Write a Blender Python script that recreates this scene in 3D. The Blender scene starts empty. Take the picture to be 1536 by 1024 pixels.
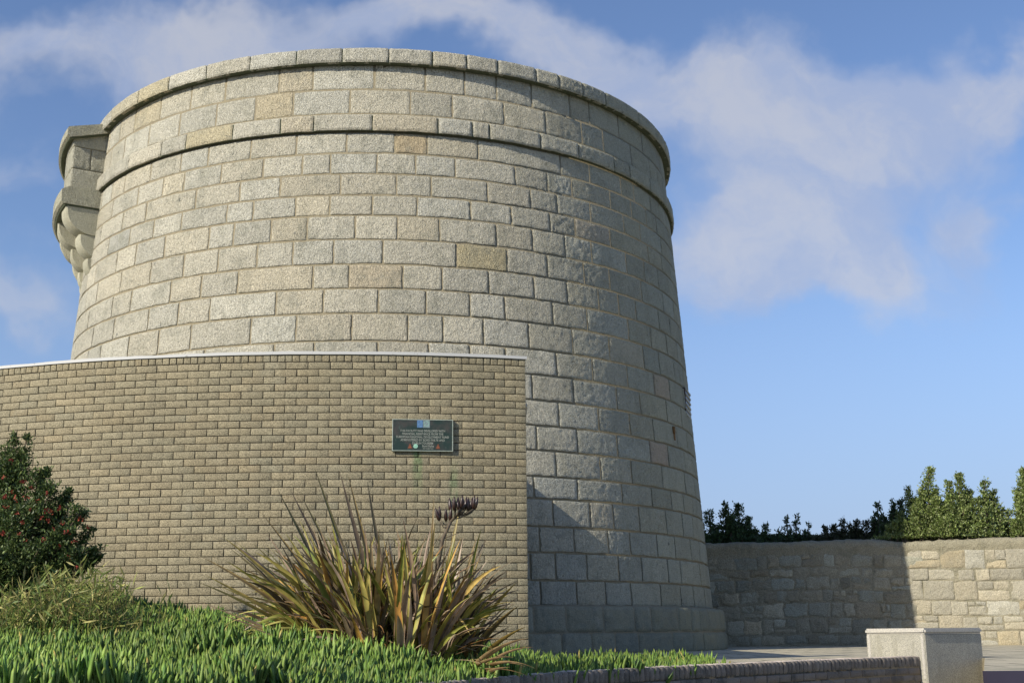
import bpy, math, random
import numpy as np
from mathutils import Matrix, Vector

random.seed(7); RNG = np.random.default_rng(11)
sc = bpy.context.scene
col = sc.collection

# ------------------------------------------------------------------ camera, sky, sun, exposure
F, PITCH, ROLL, EYE = 1907.95, 0.22647, -0.00976, 0.295          # pixels of a 1536 px wide frame, radians, metres above the terrace
cp, sp = math.cos(PITCH), math.sin(PITCH)
fw = Vector((0, cp, sp)); r0 = Vector((1, 0, 0)); u0 = Vector((0, -sp, cp))
RT = r0*math.cos(ROLL) + u0*math.sin(ROLL); UP = u0*math.cos(ROLL) - r0*math.sin(ROLL)
cam = bpy.data.cameras.new('camera'); camo = bpy.data.objects.new('camera', cam); col.objects.link(camo)
cam.sensor_width = 36; cam.lens = F/1536*36; cam.clip_start = 0.05; cam.clip_end = 5000
M4 = Matrix.Identity(4)
for i in range(3):
    M4[i][0] = RT[i]; M4[i][1] = UP[i]; M4[i][2] = -fw[i]
M4[0][3], M4[1][3], M4[2][3] = 0, 0, EYE
camo.matrix_world = M4
sc.camera = camo

def ray(x, y):                      # direction through a pixel of the 1536x1024 photograph (used only to survey positions)
    return fw*F + RT*(x-768) - UP*(y-512)
def at_y(x, y, Y):
    r = ray(x, y); t = Y/r.y
    return Vector((r.x*t, Y, r.z*t + EYE))

SUN_AZ, SUN_EL = math.radians(48.7), math.radians(29.5)             # light travels towards +x,+y
ld = Vector((math.sin(SUN_AZ)*math.cos(SUN_EL), math.cos(SUN_AZ)*math.cos(SUN_EL), -math.sin(SUN_EL)))
sun = bpy.data.lights.new('sun', 'SUN'); sun.energy = 4.2; sun.angle = math.radians(0.5); sun.color = (1.0, 0.925, 0.77)
suno = bpy.data.objects.new('sun', sun); col.objects.link(suno)
suno.rotation_euler = ld.to_track_quat('-Z', 'Y').to_euler(); suno.location = (-20, -20, 20)

sc.view_settings.view_transform = 'Standard'; sc.view_settings.look = 'None'
sc.view_settings.exposure = 0.38; sc.view_settings.gamma = 1.0

class NT:
    """tiny node helper"""
    def __init__(s, tree): s.t = tree; s.n = tree.nodes; s.l = tree.links
    def new(s, typ, **kw):
        n = s.n.new(typ)
        for k, v in kw.items():
            if k == 'inp':
                for a, b in v.items(): s.put(n, a, b)
            else: setattr(n, k, v)
        return n
    def put(s, n, a, b):
        sock = n.inputs[a]
        if isinstance(b, bpy.types.NodeSocket): s.l.new(b, sock)
        elif isinstance(b, (tuple, list)) and len(b) == 3 and sock.type == 'RGBA': sock.default_value = (*b, 1)
        else: sock.default_value = b
    def math(s, op, a, b=None, c=None, clamp=False):
        n = s.n.new('ShaderNodeMath'); n.operation = op; n.use_clamp = clamp
        for i, v in enumerate((a, b, c)):
            if v is not None: s.put(n, i, v)
        return n.outputs[0]
    def vmath(s, op, a, b=None, out=0):
        n = s.n.new('ShaderNodeVectorMath'); n.operation = op; s.put(n, 0, a)
        if b is not None: s.put(n, 1, b)
        return n.outputs[out]
    def noise(s, vec, scale, detail=2, rough=.5, out='Fac', dist=0):
        n = s.new('ShaderNodeTexNoise'); s.put(n, 'Vector', vec); s.put(n, 'Scale', scale); s.put(n, 'Detail', detail); s.put(n, 'Roughness', rough); s.put(n, 'Distortion', dist)
        return n.outputs[out]
    def ramp(s, fac, a, b, lo=0.0, hi=1.0, smooth=True):
        n = s.new('ShaderNodeMapRange'); n.interpolation_type = 'SMOOTHSTEP' if smooth else 'LINEAR'
        s.put(n, 0, fac); s.put(n, 1, a); s.put(n, 2, b); s.put(n, 3, lo); s.put(n, 4, hi)
        return n.outputs[0]
    def mix(s, fac, a, b, mode='MIX'):
        n = s.new('ShaderNodeMix'); n.data_type = 'RGBA'; n.blend_type = mode
        s.put(n, 0, fac); s.put(n, 6, a); s.put(n, 7, b)
        return n.outputs[2]

W = bpy.data.worlds.new('World'); sc.world = W; W.use_nodes = True
t = NT(W.node_tree); t.n.clear()
sky = t.new('ShaderNodeTexSky', sky_type='NISHITA', sun_disc=False, sun_elevation=SUN_EL, sun_rotation=math.radians(230), altitude=0, air_density=1.0, dust_density=0.6, ozone_density=2.2)
gen = t.new('ShaderNodeTexCoord').outputs['Generated']
sepd = t.new('ShaderNodeSeparateXYZ'); t.put(sepd, 0, gen)
ay = t.math('MAXIMUM', t.math('ABSOLUTE', sepd.outputs[1]), 0.15)
gx = t.math('DIVIDE', sepd.outputs[0], ay); gz = t.math('DIVIDE', sepd.outputs[2], ay)
comb = t.new('ShaderNodeCombineXYZ'); t.put(comb, 0, gx); t.put(comb, 1, gz); t.put(comb, 2, t.ramp(sepd.outputs[1], -.1, .1, 3.0, 0.0))
P = comb.outputs[0]
warp = t.vmath('SCALE', t.vmath('SUBTRACT', t.noise(P, 5.0, 5, .55, out='Color'), (.5, .5, .5)));
warp.node.inputs['Scale'].default_value = .26
PW = t.vmath('ADD', P, warp)
s2 = t.new('ShaderNodeSeparateXYZ'); t.put(s2, 0, PW)
def g2(x, y): r = ray(x, y); return r.x/r.y, r.z/r.y
clouds = [(40,45,95,60,.75),(230,90,230,100,1.0),(400,40,120,70,.6),(610,20,140,60,.9),(760,60,150,60,.95),(900,110,110,60,.95),(1060,150,190,95,1.0),(1250,120,190,85,1.0),
          (1340,200,120,100,.8),(1110,370,160,95,1.3),(1240,395,150,90,1.2),(1490,120,80,70,1.0),(1510,310,70,90,1.0),(1200,290,120,50,.5),(20,275,90,50,.55),(20,490,120,60,.65),(1320,575,70,14,.14),(1300,735,260,12,.16),(1420,742,120,10,.14)]
tot = None
for (x, y, rx, ry, a) in clouds:
    cx, cz = g2(x, y); sx, sz = rx/F*1.08, ry/F*1.08
    dx = t.math('DIVIDE', t.math('SUBTRACT', s2.outputs[0], cx), sx); dz = t.math('DIVIDE', t.math('SUBTRACT', s2.outputs[1], cz), sz)
    d = t.math('ADD', t.math('MULTIPLY', dx, dx), t.math('MULTIPLY', dz, dz))
    e = t.math('MULTIPLY', t.math('POWER', 2.718, t.math('MULTIPLY', d, -1.0)), a)
    tot = e if tot is None else t.math('ADD', tot, e)
front = t.ramp(sepd.outputs[1], .2, .5, 0, 1)
wide = t.math('MULTIPLY', t.ramp(t.noise(P, 2.2, 4, .55), .5, .75), t.math('SUBTRACT', 1.0, front))
tot = t.math('ADD', t.math('MULTIPLY', tot, front), wide)
wisp = t.noise(PW, 6.0, 7, .56)
dens = t.ramp(t.math('ADD', tot, t.math('MULTIPLY', t.math('SUBTRACT', wisp, .5), 1.6)), .18, 1.1)
dens = t.math('MULTIPLY', dens, .72)
shade = t.ramp(t.noise(PW, 7.0, 6, .6), .38, .66)
ccol = t.mix(shade, (3.5, 4.05, 5.5), (4.9, 5.0, 5.5))
hz = t.ramp(gz, .0, .34, 1.0, 0.0)
skyc = t.mix(1.0, sky.outputs[0], (1.06, 1.10, 1.26), 'MULTIPLY')
skyc = t.mix(t.math('MULTIPLY', hz, .80), skyc, (2.45, 3.3, 5.4))
final = t.mix(dens, skyc, ccol)
bg = t.new('ShaderNodeBackground'); t.put(bg, 'Color', final); t.put(bg, 'Strength', .094)
wo = t.new('ShaderNodeOutputWorld'); t.l.new(bg.outputs[0], wo.inputs[0])

# ------------------------------------------------------------------ object helpers
def tag(o, label=None, cat=None, group=None, kind=None):
    if label: o['label'] = label
    if cat: o['category'] = cat
    if group: o['group'] = group
    if kind: o['kind'] = kind
    return o
def empty(name, loc=(0, 0, 0), **kw):
    o = bpy.data.objects.new(name, None); o.location = loc; o.empty_display_size = .3; col.objects.link(o); return tag(o, **kw)
def link(name, me, mats, parent=None, **kw):
    for m in (mats if isinstance(mats, (list, tuple)) else [mats]): me.materials.append(m)
    o = bpy.data.objects.new(name, me); col.objects.link(o)
    if parent:
        o.parent = parent
        o.matrix_parent_inverse = Matrix.Translation(-parent_world(parent))
    return tag(o, **kw)
def parent_world(p):
    v = Vector((0, 0, 0))
    while p is not None and p.type == 'EMPTY': v = v + p.location; p = p.parent
    return v
def npmesh(name, V, Fq, mat=None, smooth=True, tint=None):
    """V (n,3); Fq (m,4) quads or (m,3) tris"""
    me = bpy.data.meshes.new(name); V = np.ascontiguousarray(V, np.float32); Fq = np.ascontiguousarray(Fq, np.int32)
    me.vertices.add(len(V)); me.vertices.foreach_set('co', V.ravel())
    k = Fq.shape[1]; me.loops.add(Fq.size); me.loops.foreach_set('vertex_index', Fq.ravel())
    me.polygons.add(len(Fq)); me.polygons.foreach_set('loop_start', np.arange(len(Fq), dtype=np.int32)*k); me.polygons.foreach_set('loop_total', np.full(len(Fq), k, np.int32))
    me.polygons.foreach_set('use_smooth', np.full(len(Fq), smooth))
    if mat is not None: me.polygons.foreach_set('material_index', np.ascontiguousarray(mat, np.int32))
    if tint is not None:
        a = me.color_attributes.new('tint', 'FLOAT_COLOR', 'POINT'); c = np.ones((len(V), 4), np.float32); c[:, :tint.shape[1]] = tint; a.data.foreach_set('color', c.ravel())
    me.update(calc_edges=True); me.validate(); return me
class Bag:
    def __init__(s): s.V = []; s.F = []; s.T = []; s.M = []; s.n = 0
    def add(s, V, Fq, tint=(1, 1, 1), mat=0):
        V = np.asarray(V, float).reshape(-1, 3); Fq = np.asarray(Fq, int)
        if Fq.shape[1] == 3: Fq = np.concatenate([Fq, Fq[:, 2:3]], 1)*1
        s.V.append(V); s.F.append(Fq + s.n); s.T.append(np.broadcast_to(np.asarray(tint, float), (len(V), 3))); s.M.append(np.full(len(Fq), mat)); s.n += len(V)
    def mesh(s, name, smooth=True):
        Fa = np.concatenate(s.F); V = np.concatenate(s.V); T = np.concatenate(s.T); Mt = np.concatenate(s.M)
        tri = Fa[:, 2] == Fa[:, 3]
        me = bpy.data.meshes.new(name)
        me.vertices.add(len(V)); me.vertices.foreach_set('co', V.astype(np.float32).ravel())
        tot = np.where(tri, 3, 4).astype(np.int32); st = np.concatenate([[0], np.cumsum(tot)[:-1]]).astype(np.int32)
        keep = np.ones(Fa.shape, bool); keep[tri, 3] = False
        idx = Fa[keep].astype(np.int32)
        me.loops.add(len(idx)); me.loops.foreach_set('vertex_index', idx)
        me.polygons.add(len(Fa)); me.polygons.foreach_set('loop_start', st); me.polygons.foreach_set('loop_total', tot)
        me.polygons.foreach_set('use_smooth', np.full(len(Fa), smooth)); me.polygons.foreach_set('material_index', Mt.astype(np.int32))
        a = me.color_attributes.new('tint', 'FLOAT_COLOR', 'POINT'); c = np.ones((len(V), 4), np.float32); c[:, :3] = T; a.data.foreach_set('color', c.ravel())
        me.update(calc_edges=True); me.validate(); return me
    def box(s, x0, x1, y0, y1, z0, z1, tint=(1, 1, 1), mat=0, M=None):
        V = np.array([[x, y, z] for z in (z0, z1) for y in (y0, y1) for x in (x0, x1)], float)
        if M is not None: V = np.array([M @ Vector(v) for v in V])
        s.add(V, [[0, 2, 3, 1], [4, 5, 7, 6], [0, 1, 5, 4], [2, 6, 7, 3], [0, 4, 6, 2], [1, 3, 7, 5]], tint, mat)
    def tube(s, pts, rad, n=6, tint=(1, 1, 1), mat=0):
        pts = [Vector(p) for p in pts]; V = []
        for i, p in enumerate(pts):
            d = (pts[min(i+1, len(pts)-1)] - pts[max(i-1, 0)]).normalized()
            a = d.cross(Vector((.31, .12, .94)) if abs(d.z) < .9 else Vector((1, 0, 0))).normalized(); b = d.cross(a)
            r = rad[i] if isinstance(rad, (list, tuple)) else rad
            for k in range(n):
                w = 2*math.pi*k/n; V.append(p + a*math.cos(w)*r + b*math.sin(w)*r)
        Fq = [[i*n+k, i*n+(k+1) % n, (i+1)*n+(k+1) % n, (i+1)*n+k] for i in range(len(pts)-1) for k in range(n)]
        e = len(V); V += [pts[0], pts[-1]]
        Fq += [[e, (k+1) % n, k, k] for k in range(n)] + [[e+1, (len(pts)-1)*n+k, (len(pts)-1)*n+(k+1) % n, (len(pts)-1)*n+(k+1) % n] for k in range(n)]
        s.add([tuple(v) for v in V], Fq, tint, mat)
def hash3(i, j, k, seed):
    n = (i*73856093) ^ (j*19349663) ^ (k*83492791) ^ (seed*2654435761 & 0x7fffffff)
    n = (n ^ (n >> 13))*1274126177 & 0x7fffffff
    return ((n ^ (n >> 16)) & 0xffff)/65535.0
def vnoise(X, Y, Z, seed=1):
    X, Y, Z = np.broadcast_arrays(X, Y, Z)
    i, j, k = [np.floor(a).astype(np.int64) for a in (X, Y, Z)]; f = [a-b for a, b in zip((X, Y, Z), (i, j, k))]; f = [a*a*(3-2*a) for a in f]
    r = 0
    for a in (0, 1):
        for b in (0, 1):
            for c in (0, 1):
                r = r + hash3(i+a, j+b, k+c, seed)*(f[0] if a else 1-f[0])*(f[1] if b else 1-f[1])*(f[2] if c else 1-f[2])
    return r*2-1

def blocks(B, nu, nv, gap, edge, depth, mapf, rough=(.004, 18), bulge=.004, tilt=.004, wob=.005, cols=None, round_r=.012, seed=3):
    """B (n,4): u0,u1,v0,v1 of each masonry unit in metres on the wall's face. One grid per unit with rounded arrises and skirts."""
    B = np.asarray(B, float); n = len(B); seeds = np.arange(n)*7.31 + seed*3.7
    def par(L, m):      # per-unit parameter lines (n, m+4)
        s = np.linspace(0, 1, m)[None, :]*(L[:, None]-2*edge) + edge
        return np.concatenate([np.zeros((n, 2)), s, L[:, None], L[:, None]], 1)
    Lu = np.maximum(B[:, 1]-B[:, 0]-gap, .02); Lv = np.maximum(B[:, 3]-B[:, 2]-gap, .02)
    pu, pv = par(Lu, nu), par(Lv, nv)
    U = np.broadcast_to(pu[:, None, :], (n, nv+4, nu+4)).copy(); Vv = np.broadcast_to(pv[:, :, None], (n, nv+4, nu+4)).copy()
    su, sv = U/Lu[:, None, None], Vv/Lv[:, None, None]
    eu = np.minimum(U, Lu[:, None, None]-U); ev = np.minimum(Vv, Lv[:, None, None]-Vv)
    off = -round_r*(np.clip(1-eu/edge/1.01, 0, 1)**2 + np.clip(1-ev/edge/1.01, 0, 1)**2)
    gu = U + B[:, 0, None, None] + gap/2; gv = Vv + B[:, 2, None, None] + gap/2
    r1 = RNG.uniform(-1, 1, (n, 1, 1)); r2 = RNG.uniform(-1, 1, (n, 1, 1)); r3 = RNG.uniform(-1, 1, (n, 1, 1))
    off = off + bulge*(1-(2*su-1)**4)*(1-(2*sv-1)**4) + tilt*(.6*r1 + r2*(su-.5) + r3*(sv-.5))
    S = seeds[:, None, None]
    inner = np.clip(np.minimum(eu, ev)/edge, 0.25, 1)
    off = off + inner*rough[0]*(vnoise(gu*rough[1], gv*rough[1], S, 5) + .6*vnoise(gu*rough[1]*2.1, gv*rough[1]*1.7, S+9, 6))
    gu = gu + wob*(vnoise(gu*7, gv*9, S+31, 8) + .5*vnoise(gu*19, gv*23, S+37, 12)); gv = gv + wob*(vnoise(gu*6, gv*9, S+51, 9) + .5*vnoise(gu*18, gv*21, S+57, 13))
    sk = np.zeros((nv+4, nu+4), bool); sk[0] = sk[-1] = True; sk[:, 0] = sk[:, -1] = True
    off[:, sk] = -depth
    Pq = mapf(gu, gv, off); Vs, Fs, Ts, base = [], [], [], 0
    if cols is None: cols = np.ones((n, 3))
    cols = np.asarray(cols)
    # front face and the four returns keep vertices of their own, so arrises stay crisp
    for A in (Pq[:, 1:-1, 1:-1], Pq[:, 0:2, 1:-1], Pq[:, -2:, 1:-1], Pq[:, 1:-1, 0:2], Pq[:, 1:-1, -2:]):
        h_, w_ = A.shape[1:3]; idx = np.arange(h_*w_).reshape(h_, w_)
        q = np.stack([idx[:-1, :-1], idx[:-1, 1:], idx[1:, 1:], idx[1:, :-1]], -1).reshape(-1, 4)
        Fs.append((q[None] + (np.arange(n)*idx.size)[:, None, None]).reshape(-1, 4)+base); Vs.append(A.reshape(-1, 3)); Ts.append(np.repeat(cols, idx.size, 0)); base += n*h_*w_
    return np.concatenate(Vs), np.concatenate(Fs), np.concatenate(Ts)

# ------------------------------------------------------------------ materials
def mat(name):
    m = bpy.data.materials.new(name); m.use_nodes = True; t = NT(m.node_tree); t.n.clear()
    b = t.new('ShaderNodeBsdfPrincipled'); o = t.new('ShaderNodeOutputMaterial'); t.l.new(b.outputs[0], o.inputs[0])
    return m, t, b
def tintnode(t): return t.new('ShaderNodeAttribute', attribute_name='tint').outputs['Color']
def objco(t): return t.new('ShaderNodeTexCoord').outputs['Object']
def bump(t, b, h, dist, strength=1.0, prev=None):
    n = t.new('ShaderNodeBump'); t.put(n, 'Height', h); t.put(n, 'Distance', dist); t.put(n, 'Strength', strength)
    if prev is not None: t.put(n, 'Normal', prev)
    return n.outputs[0]
def granite(name, base=(.565, .53, .425), blot=(.29, .285, .225), peck=.021, blotamt=.55, stripe=True):
    m, t, b = mat(name); c = objco(t); ti = tintnode(t)
    big = t.noise(c, 1.3, 4, .6); mid = t.noise(c, 5.0, 5, .62); fine = t.noise(c, 55, 3, .6); grain = t.noise(c, 150, 2, .5)
    col_ = t.mix(1.0, ti, base, 'MULTIPLY')
    col_ = t.mix(t.math('MULTIPLY', t.ramp(t.math('ADD', t.math('MULTIPLY', big, .5), t.math('MULTIPLY', mid, .6)), .53, .72), blotamt), col_, blot)
    # lichen bloom, pale
    col_ = t.mix(t.math('MULTIPLY', t.ramp(t.noise(c, 3.1, 5, .65), .60, .74), .35), col_, (.47, .45, .38))
    ms = t.new('ShaderNodeMapping'); t.put(ms, 'Vector', c); t.put(ms, 'Scale', (1, 1, .16))
    col_ = t.mix(t.math('MULTIPLY', t.ramp(t.noise(ms.outputs[0], 3.2, 4, .6), .50, .68), .24), col_, (.25, .245, .18))
    col_ = t.mix(t.math('MULTIPLY', t.ramp(t.noise(c, 7.5, 3, .6), .66, .76), .75), col_, (.13, .135, .12))
    g = t.ramp(grain, .30, .70, .74, 1.25); f2 = t.ramp(fine, .3, .7, .88, 1.12)
    gv = t.math('MULTIPLY', g, f2)
    gc = t.new('ShaderNodeCombineColor'); [t.put(gc, i, gv) for i in range(3)]
    col_ = t.mix(1.0, col_, gc.outputs[0], 'MULTIPLY')
    spk = t.ramp(t.noise(c, 210, 1, .5), .66, .74)
    col_ = t.mix(t.math('MULTIPLY', spk, .5), col_, (.09, .09, .09))
    t.put(b, 'Base Color', col_); t.put(b, 'Roughness', .88); t.put(b, 'Specular IOR Level', .25)
    mp = t.new('ShaderNodeMapping'); t.put(mp, 'Vector', c); t.put(mp, 'Scale', (1, 1, .55))
    h1 = t.noise(mp.outputs[0], 34, 3, .68, dist=.8); h2 = t.noise(c, 62, 2, .6)
    n = bump(t, b, h1, peck*2.6, 1.0); n = bump(t, b, h2, peck, 1.0, n)
    t.put(b, 'Normal', n); return m
M_granite = granite('tower_granite')
M_dressed = granite('dressed_granite', base=(.44, .42, .33), peck=.004, blotamt=.35)
M_plinth = granite('plinth_granite', base=(.30, .285, .215), blot=(.14, .15, .13), peck=.006, blotamt=.5)  # darker granite tone for the plinth courses

m, t, b = mat('lime_mortar'); M_mortar = m; c = objco(t)
cc = t.mix(t.noise(c, 9, 4, .6), (.23, .20, .13), (.33, .285, .19)); cc = t.mix(t.ramp(t.noise(c, 60, 2), .4, .7), cc, (.21, .18, .13))
t.put(b, 'Base Color', cc); t.put(b, 'Roughness', .95); t.put(b, 'Specular IOR Level', .1); t.put(b, 'Normal', bump(t, b, t.noise(c, 45, 3), .01))

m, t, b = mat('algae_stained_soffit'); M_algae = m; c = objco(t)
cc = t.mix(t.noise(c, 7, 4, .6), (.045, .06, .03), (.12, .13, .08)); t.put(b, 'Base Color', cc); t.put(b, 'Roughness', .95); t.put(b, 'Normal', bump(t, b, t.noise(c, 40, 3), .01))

m, t, b = mat('tan_brick'); M_brick = m; c = objco(t); ti = tintnode(t)
cc = t.mix(1.0, ti, (.285, .247, .165), 'MULTIPLY')
cc = t.mix(t.math('MULTIPLY', t.ramp(t.noise(c, 1.1, 4, .6), .45, .7), .30), cc, (.20, .175, .115))
cc = t.mix(t.math('MULTIPLY', t.ramp(t.noise(c, 2.7, 4, .6), .55, .75), .30), cc, (.34, .32, .24))
ms = t.new('ShaderNodeMapping'); t.put(ms, 'Vector', c); t.put(ms, 'Scale', (1, 1, .12))
cc = t.mix(t.math('MULTIPLY', t.ramp(t.noise(ms.outputs[0], 5.0, 4, .65), .54, .72), .25), cc, (.17, .155, .11))
cc = t.mix(t.math('MULTIPLY', t.ramp(t.noise(c, 22, 3, .6), .66, .74), .5), cc, (.13, .12, .09))
# green verdigris run below the plaque
sp3 = t.new('ShaderNodeSeparateXYZ'); t.put(sp3, 0, c)
PX, PZ = -.965, 1.93
dx = t.math('ABSOLUTE', t.math('SUBTRACT', t.math('ADD', sp3.outputs[0], t.math('MULTIPLY', t.math('SUBTRACT', t.noise(c, 9, 2), .5), .05)), PX))
run = t.math('MULTIPLY', t.ramp(dx, .025, .065, 1, 0), t.math('MULTIPLY', t.ramp(sp3.outputs[2], 1.5, 2.2, 0, 1), t.ramp(sp3.outputs[2], 2.16, 2.2, 1, 0)))
cc = t.mix(t.math('MULTIPLY', run, t.ramp(t.noise(c, 14, 3), .3, .55, .15, .7)), cc, (.10, .19, .08))
dx2 = t.math('ABSOLUTE', t.math('SUBTRACT', t.math('ADD', sp3.outputs[0], t.math('MULTIPLY', t.math('SUBTRACT', t.noise(c, 7, 2), .5), .06)), -.60))
run2 = t.math('MULTIPLY', t.ramp(dx2, .02, .06, 1, 0), t.math('MULTIPLY', t.ramp(sp3.outputs[2], 1.3, 1.7, 0, 1), t.ramp(sp3.outputs[2], 1.8, 2.1, 1, 0)))
cc = t.mix(t.math('MULTIPLY', run2, t.ramp(t.noise(c, 14, 3), .3, .55, .05, .45)), cc, (.12, .21, .10))
g = t.ramp(t.noise(c, 95, 3, .7), .32, .68, .55, 1.48); gc = t.new('ShaderNodeCombineColor'); [t.put(gc, i, g) for i in range(3)]
cc = t.mix(1.0, cc, gc.outputs[0], 'MULTIPLY')
t.put(b, 'Base Color', cc); t.put(b, 'Roughness', .92); t.put(b, 'Specular IOR Level', .15)
t.put(b, 'Normal', bump(t, b, t.noise(c, 120, 3, .7), .006, 1.0))
m, t, b = mat('brick_mortar'); M_bmortar = m; c = objco(t)
t.put(b, 'Base Color', t.mix(t.noise(c, 20, 4), (.05, .042, .028), (.13, .11, .075))); t.put(b, 'Roughness', .95)
t.put(b, 'Normal', bump(t, b, t.noise(c, 90, 3), .004))

m, t, b = mat('dark_brick'); M_dbrick = m; c = objco(t); ti = tintnode(t)
cc = t.mix(1.0, ti, (.20, .17, .145), 'MULTIPLY'); cc = t.mix(t.ramp(t.noise(c, 6, 5, .65), .5, .72), cc, (.085, .08, .07))
cc = t.mix(t.ramp(t.noise(c, 90, 2, .6), .60, .72, 0, .6), cc, (.42, .40, .36))
t.put(b, 'Base Color', cc); t.put(b, 'Roughness', .93); t.put(b, 'Normal', bump(t, b, t.noise(c, 70, 3, .65), .010))

m, t, b = mat('white_coping'); M_white = m; c = objco(t)
cc = t.mix(t.ramp(t.noise(c, 16, 5, .7), .60, .72), (.54, .54, .53), (.24, .23, .20)); t.put(b, 'Base Color', cc); t.put(b, 'Roughness', .6)
m, t, b = mat('roof_felt'); M_roof = m; c = objco(t)
t.put(b, 'Base Color', t.mix(t.noise(c, 5, 4), (.12, .12, .12), (.18, .18, .17))); t.put(b, 'Roughness', .95)

def rubble(name, base, moss, blend):
    m, t, b = mat(name); c = objco(t); ti = tintnode(t)
    cc = t.mix(1.0, ti, base, 'MULTIPLY')
    cc = t.mix(t.math('MULTIPLY', t.ramp(t.noise(c, 2.4, 5, .65), .48, .70), blend), cc, moss)
    g = t.ramp(t.noise(c, 60, 4, .7), .3, .7, .68, 1.32); gc = t.new('ShaderNodeCombineColor'); [t.put(gc, i, g) for i in range(3)]
    cc = t.mix(1.0, cc, gc.outputs[0], 'MULTIPLY')
    t.put(b, 'Base Color', cc); t.put(b, 'Roughness', .93); t.put(b, 'Specular IOR Level', .15)
    n = bump(t, b, t.noise(c, 14, 5, .7), .045); n = bump(t, b, t.noise(c, 50, 3, .6), .016, 1, n); t.put(b, 'Normal', n); return m
M_rub = rubble('rubble_stone', (.44, .405, .315), (.34, .315, .24), .5)
M_rubd = rubble('mortared_rubble', (.36, .335, .25), (.29, .26, .185), .7)
M_render = rubble('cement_capping', (.33, .30, .215), (.235, .22, .155), .8)

m, t, b = mat('pale_granite_facing'); M_pier = m; c = objco(t)
cc = t.mix(t.ramp(t.noise(c, 140, 2, .7), .38, .62), (.20, .20, .185), (.52, .485, .39)); mpp = t.new('ShaderNodeMapping'); t.put(mpp, 'Vector', c); t.put(mpp, 'Scale', (1, 1, .2)); cc = t.mix(t.math('MULTIPLY', t.ramp(t.noise(mpp.outputs[0], 7, 4, .65), .48, .68), .55), cc, (.22, .21, .16)); cc = t.mix(t.math('MULTIPLY', t.ramp(t.noise(c, 4, 4), .4, .7), .35), cc, (.26, .25, .21))
t.put(b, 'Base Color', cc); t.put(b, 'Roughness', .9); t.put(b, 'Normal', bump(t, b, t.noise(c, 110, 3, .7), .006))
m, t, b = mat('pier_capping'); M_piercap = m; c = objco(t)
cc = t.mix(t.ramp(t.noise(c, 60, 4, .7), .4, .65), (.38, .36, .33), (.52, .49, .42)); t.put(b, 'Base Color', cc); t.put(b, 'Roughness', .8); t.put(b, 'Normal', bump(t, b, t.noise(c, 90, 3, .7), .004))
m, t, b = mat('purple_slate'); M_slate = m; c = objco(t)
t.put(b, 'Base Color', t.mix(t.noise(c, 6, 4), (.022, .018, .036), (.04, .034, .06))); t.put(b, 'Roughness', .7)

m, t, b = mat('terrace_paving'); M_pave = m; c = objco(t)
br = t.new('ShaderNodeTexBrick', offset=.5); t.put(br, 'Vector', c); t.put(br, 'Scale', 1.0); t.put(br, 'Brick Width', .9); t.put(br, 'Row Height', .6); t.put(br, 'Mortar Size', .022)
t.put(br, 'Color1', (.52, .46, .33)); t.put(br, 'Color2', (.45, .40, .29)); t.put(br, 'Mortar', (.09, .085, .06))
cc = t.mix(t.math('MULTIPLY', t.ramp(t.noise(c, 1.4, 5, .65), .48, .66), .7), br.outputs[0], (.15, .15, .11))
cc = t.mix(t.ramp(t.noise(c, 40, 3, .6), .5, .75, 0, .5), cc, (.19, .18, .15))
t.put(b, 'Base Color', cc); t.put(b, 'Roughness', .9); t.put(b, 'Normal', bump(t, b, t.noise(c, 30, 4, .6), .01))
m, t, b = mat('garden_soil'); M_soil = m; c = objco(t)
t.put(b, 'Base Color', t.mix(t.noise(c, 8, 5, .6), (.018, .022, .010), (.05, .045, .025))); t.put(b, 'Roughness', 1); t.put(b, 'Normal', bump(t, b, t.noise(c, 20, 4), .05))
m, t, b = mat('gravel_ground'); M_ground = m; c = objco(t)
t.put(b, 'Base Color', t.mix(t.noise(c, 3, 8, .7), (.10, .12, .05), (.20, .18, .12))); t.put(b, 'Roughness', 1)

def leafmat(name, rough=.45, trans=.25, spec=.4, scale=30):
    m, t, b = mat(name); ti = tintnode(t); c = objco(t)
    g = t.ramp(t.noise(c, scale, 2), .3, .7, .75, 1.25); gc = t.new('ShaderNodeCombineColor'); [t.put(gc, i, g) for i in range(3)]
    cc = t.mix(1.0, ti, gc.outputs[0], 'MULTIPLY')
    t.put(b, 'Base Color', cc); t.put(b, 'Roughness', rough); t.put(b, 'Specular IOR Level', spec)
    if trans > 0:
        tr = t.new('ShaderNodeBsdfTranslucent'); t.put(tr, 'Color', cc); mx = t.new('ShaderNodeMixShader'); t.put(mx, 0, trans)
        t.l.new(b.outputs[0], mx.inputs[1]); t.l.new(tr.outputs[0], mx.inputs[2])
        o = [n for n in t.n if n.type == 'OUTPUT_MATERIAL'][0]; t.l.new(mx.outputs[0], o.inputs[0])
    return m
M_leaf = leafmat('shrub_leaf', .42, .22); M_sword = leafmat('sword_leaf', .40, .12, .35, 12); M_ice = leafmat('succulent_leaf', .45, .12, .28, 14)
M_petal = leafmat('red_petal', .6, .25, .2); M_grassy = leafmat('bamboo_leaf', .5, .3, .3)
m, t, b = mat('brown_stem'); M_stem = m; c = objco(t); t.put(b, 'Base Color', t.mix(t.noise(c, 30, 3), (.07, .05, .035), (.15, .12, .08))); t.put(b, 'Roughness', .9)
m, t, b = mat('dark_pod'); M_pod = m; c = objco(t); t.put(b, 'Base Color', t.mix(t.noise(c, 40, 3), (.020, .011, .008), (.05, .022, .016))); t.put(b, 'Roughness', .35)

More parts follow.
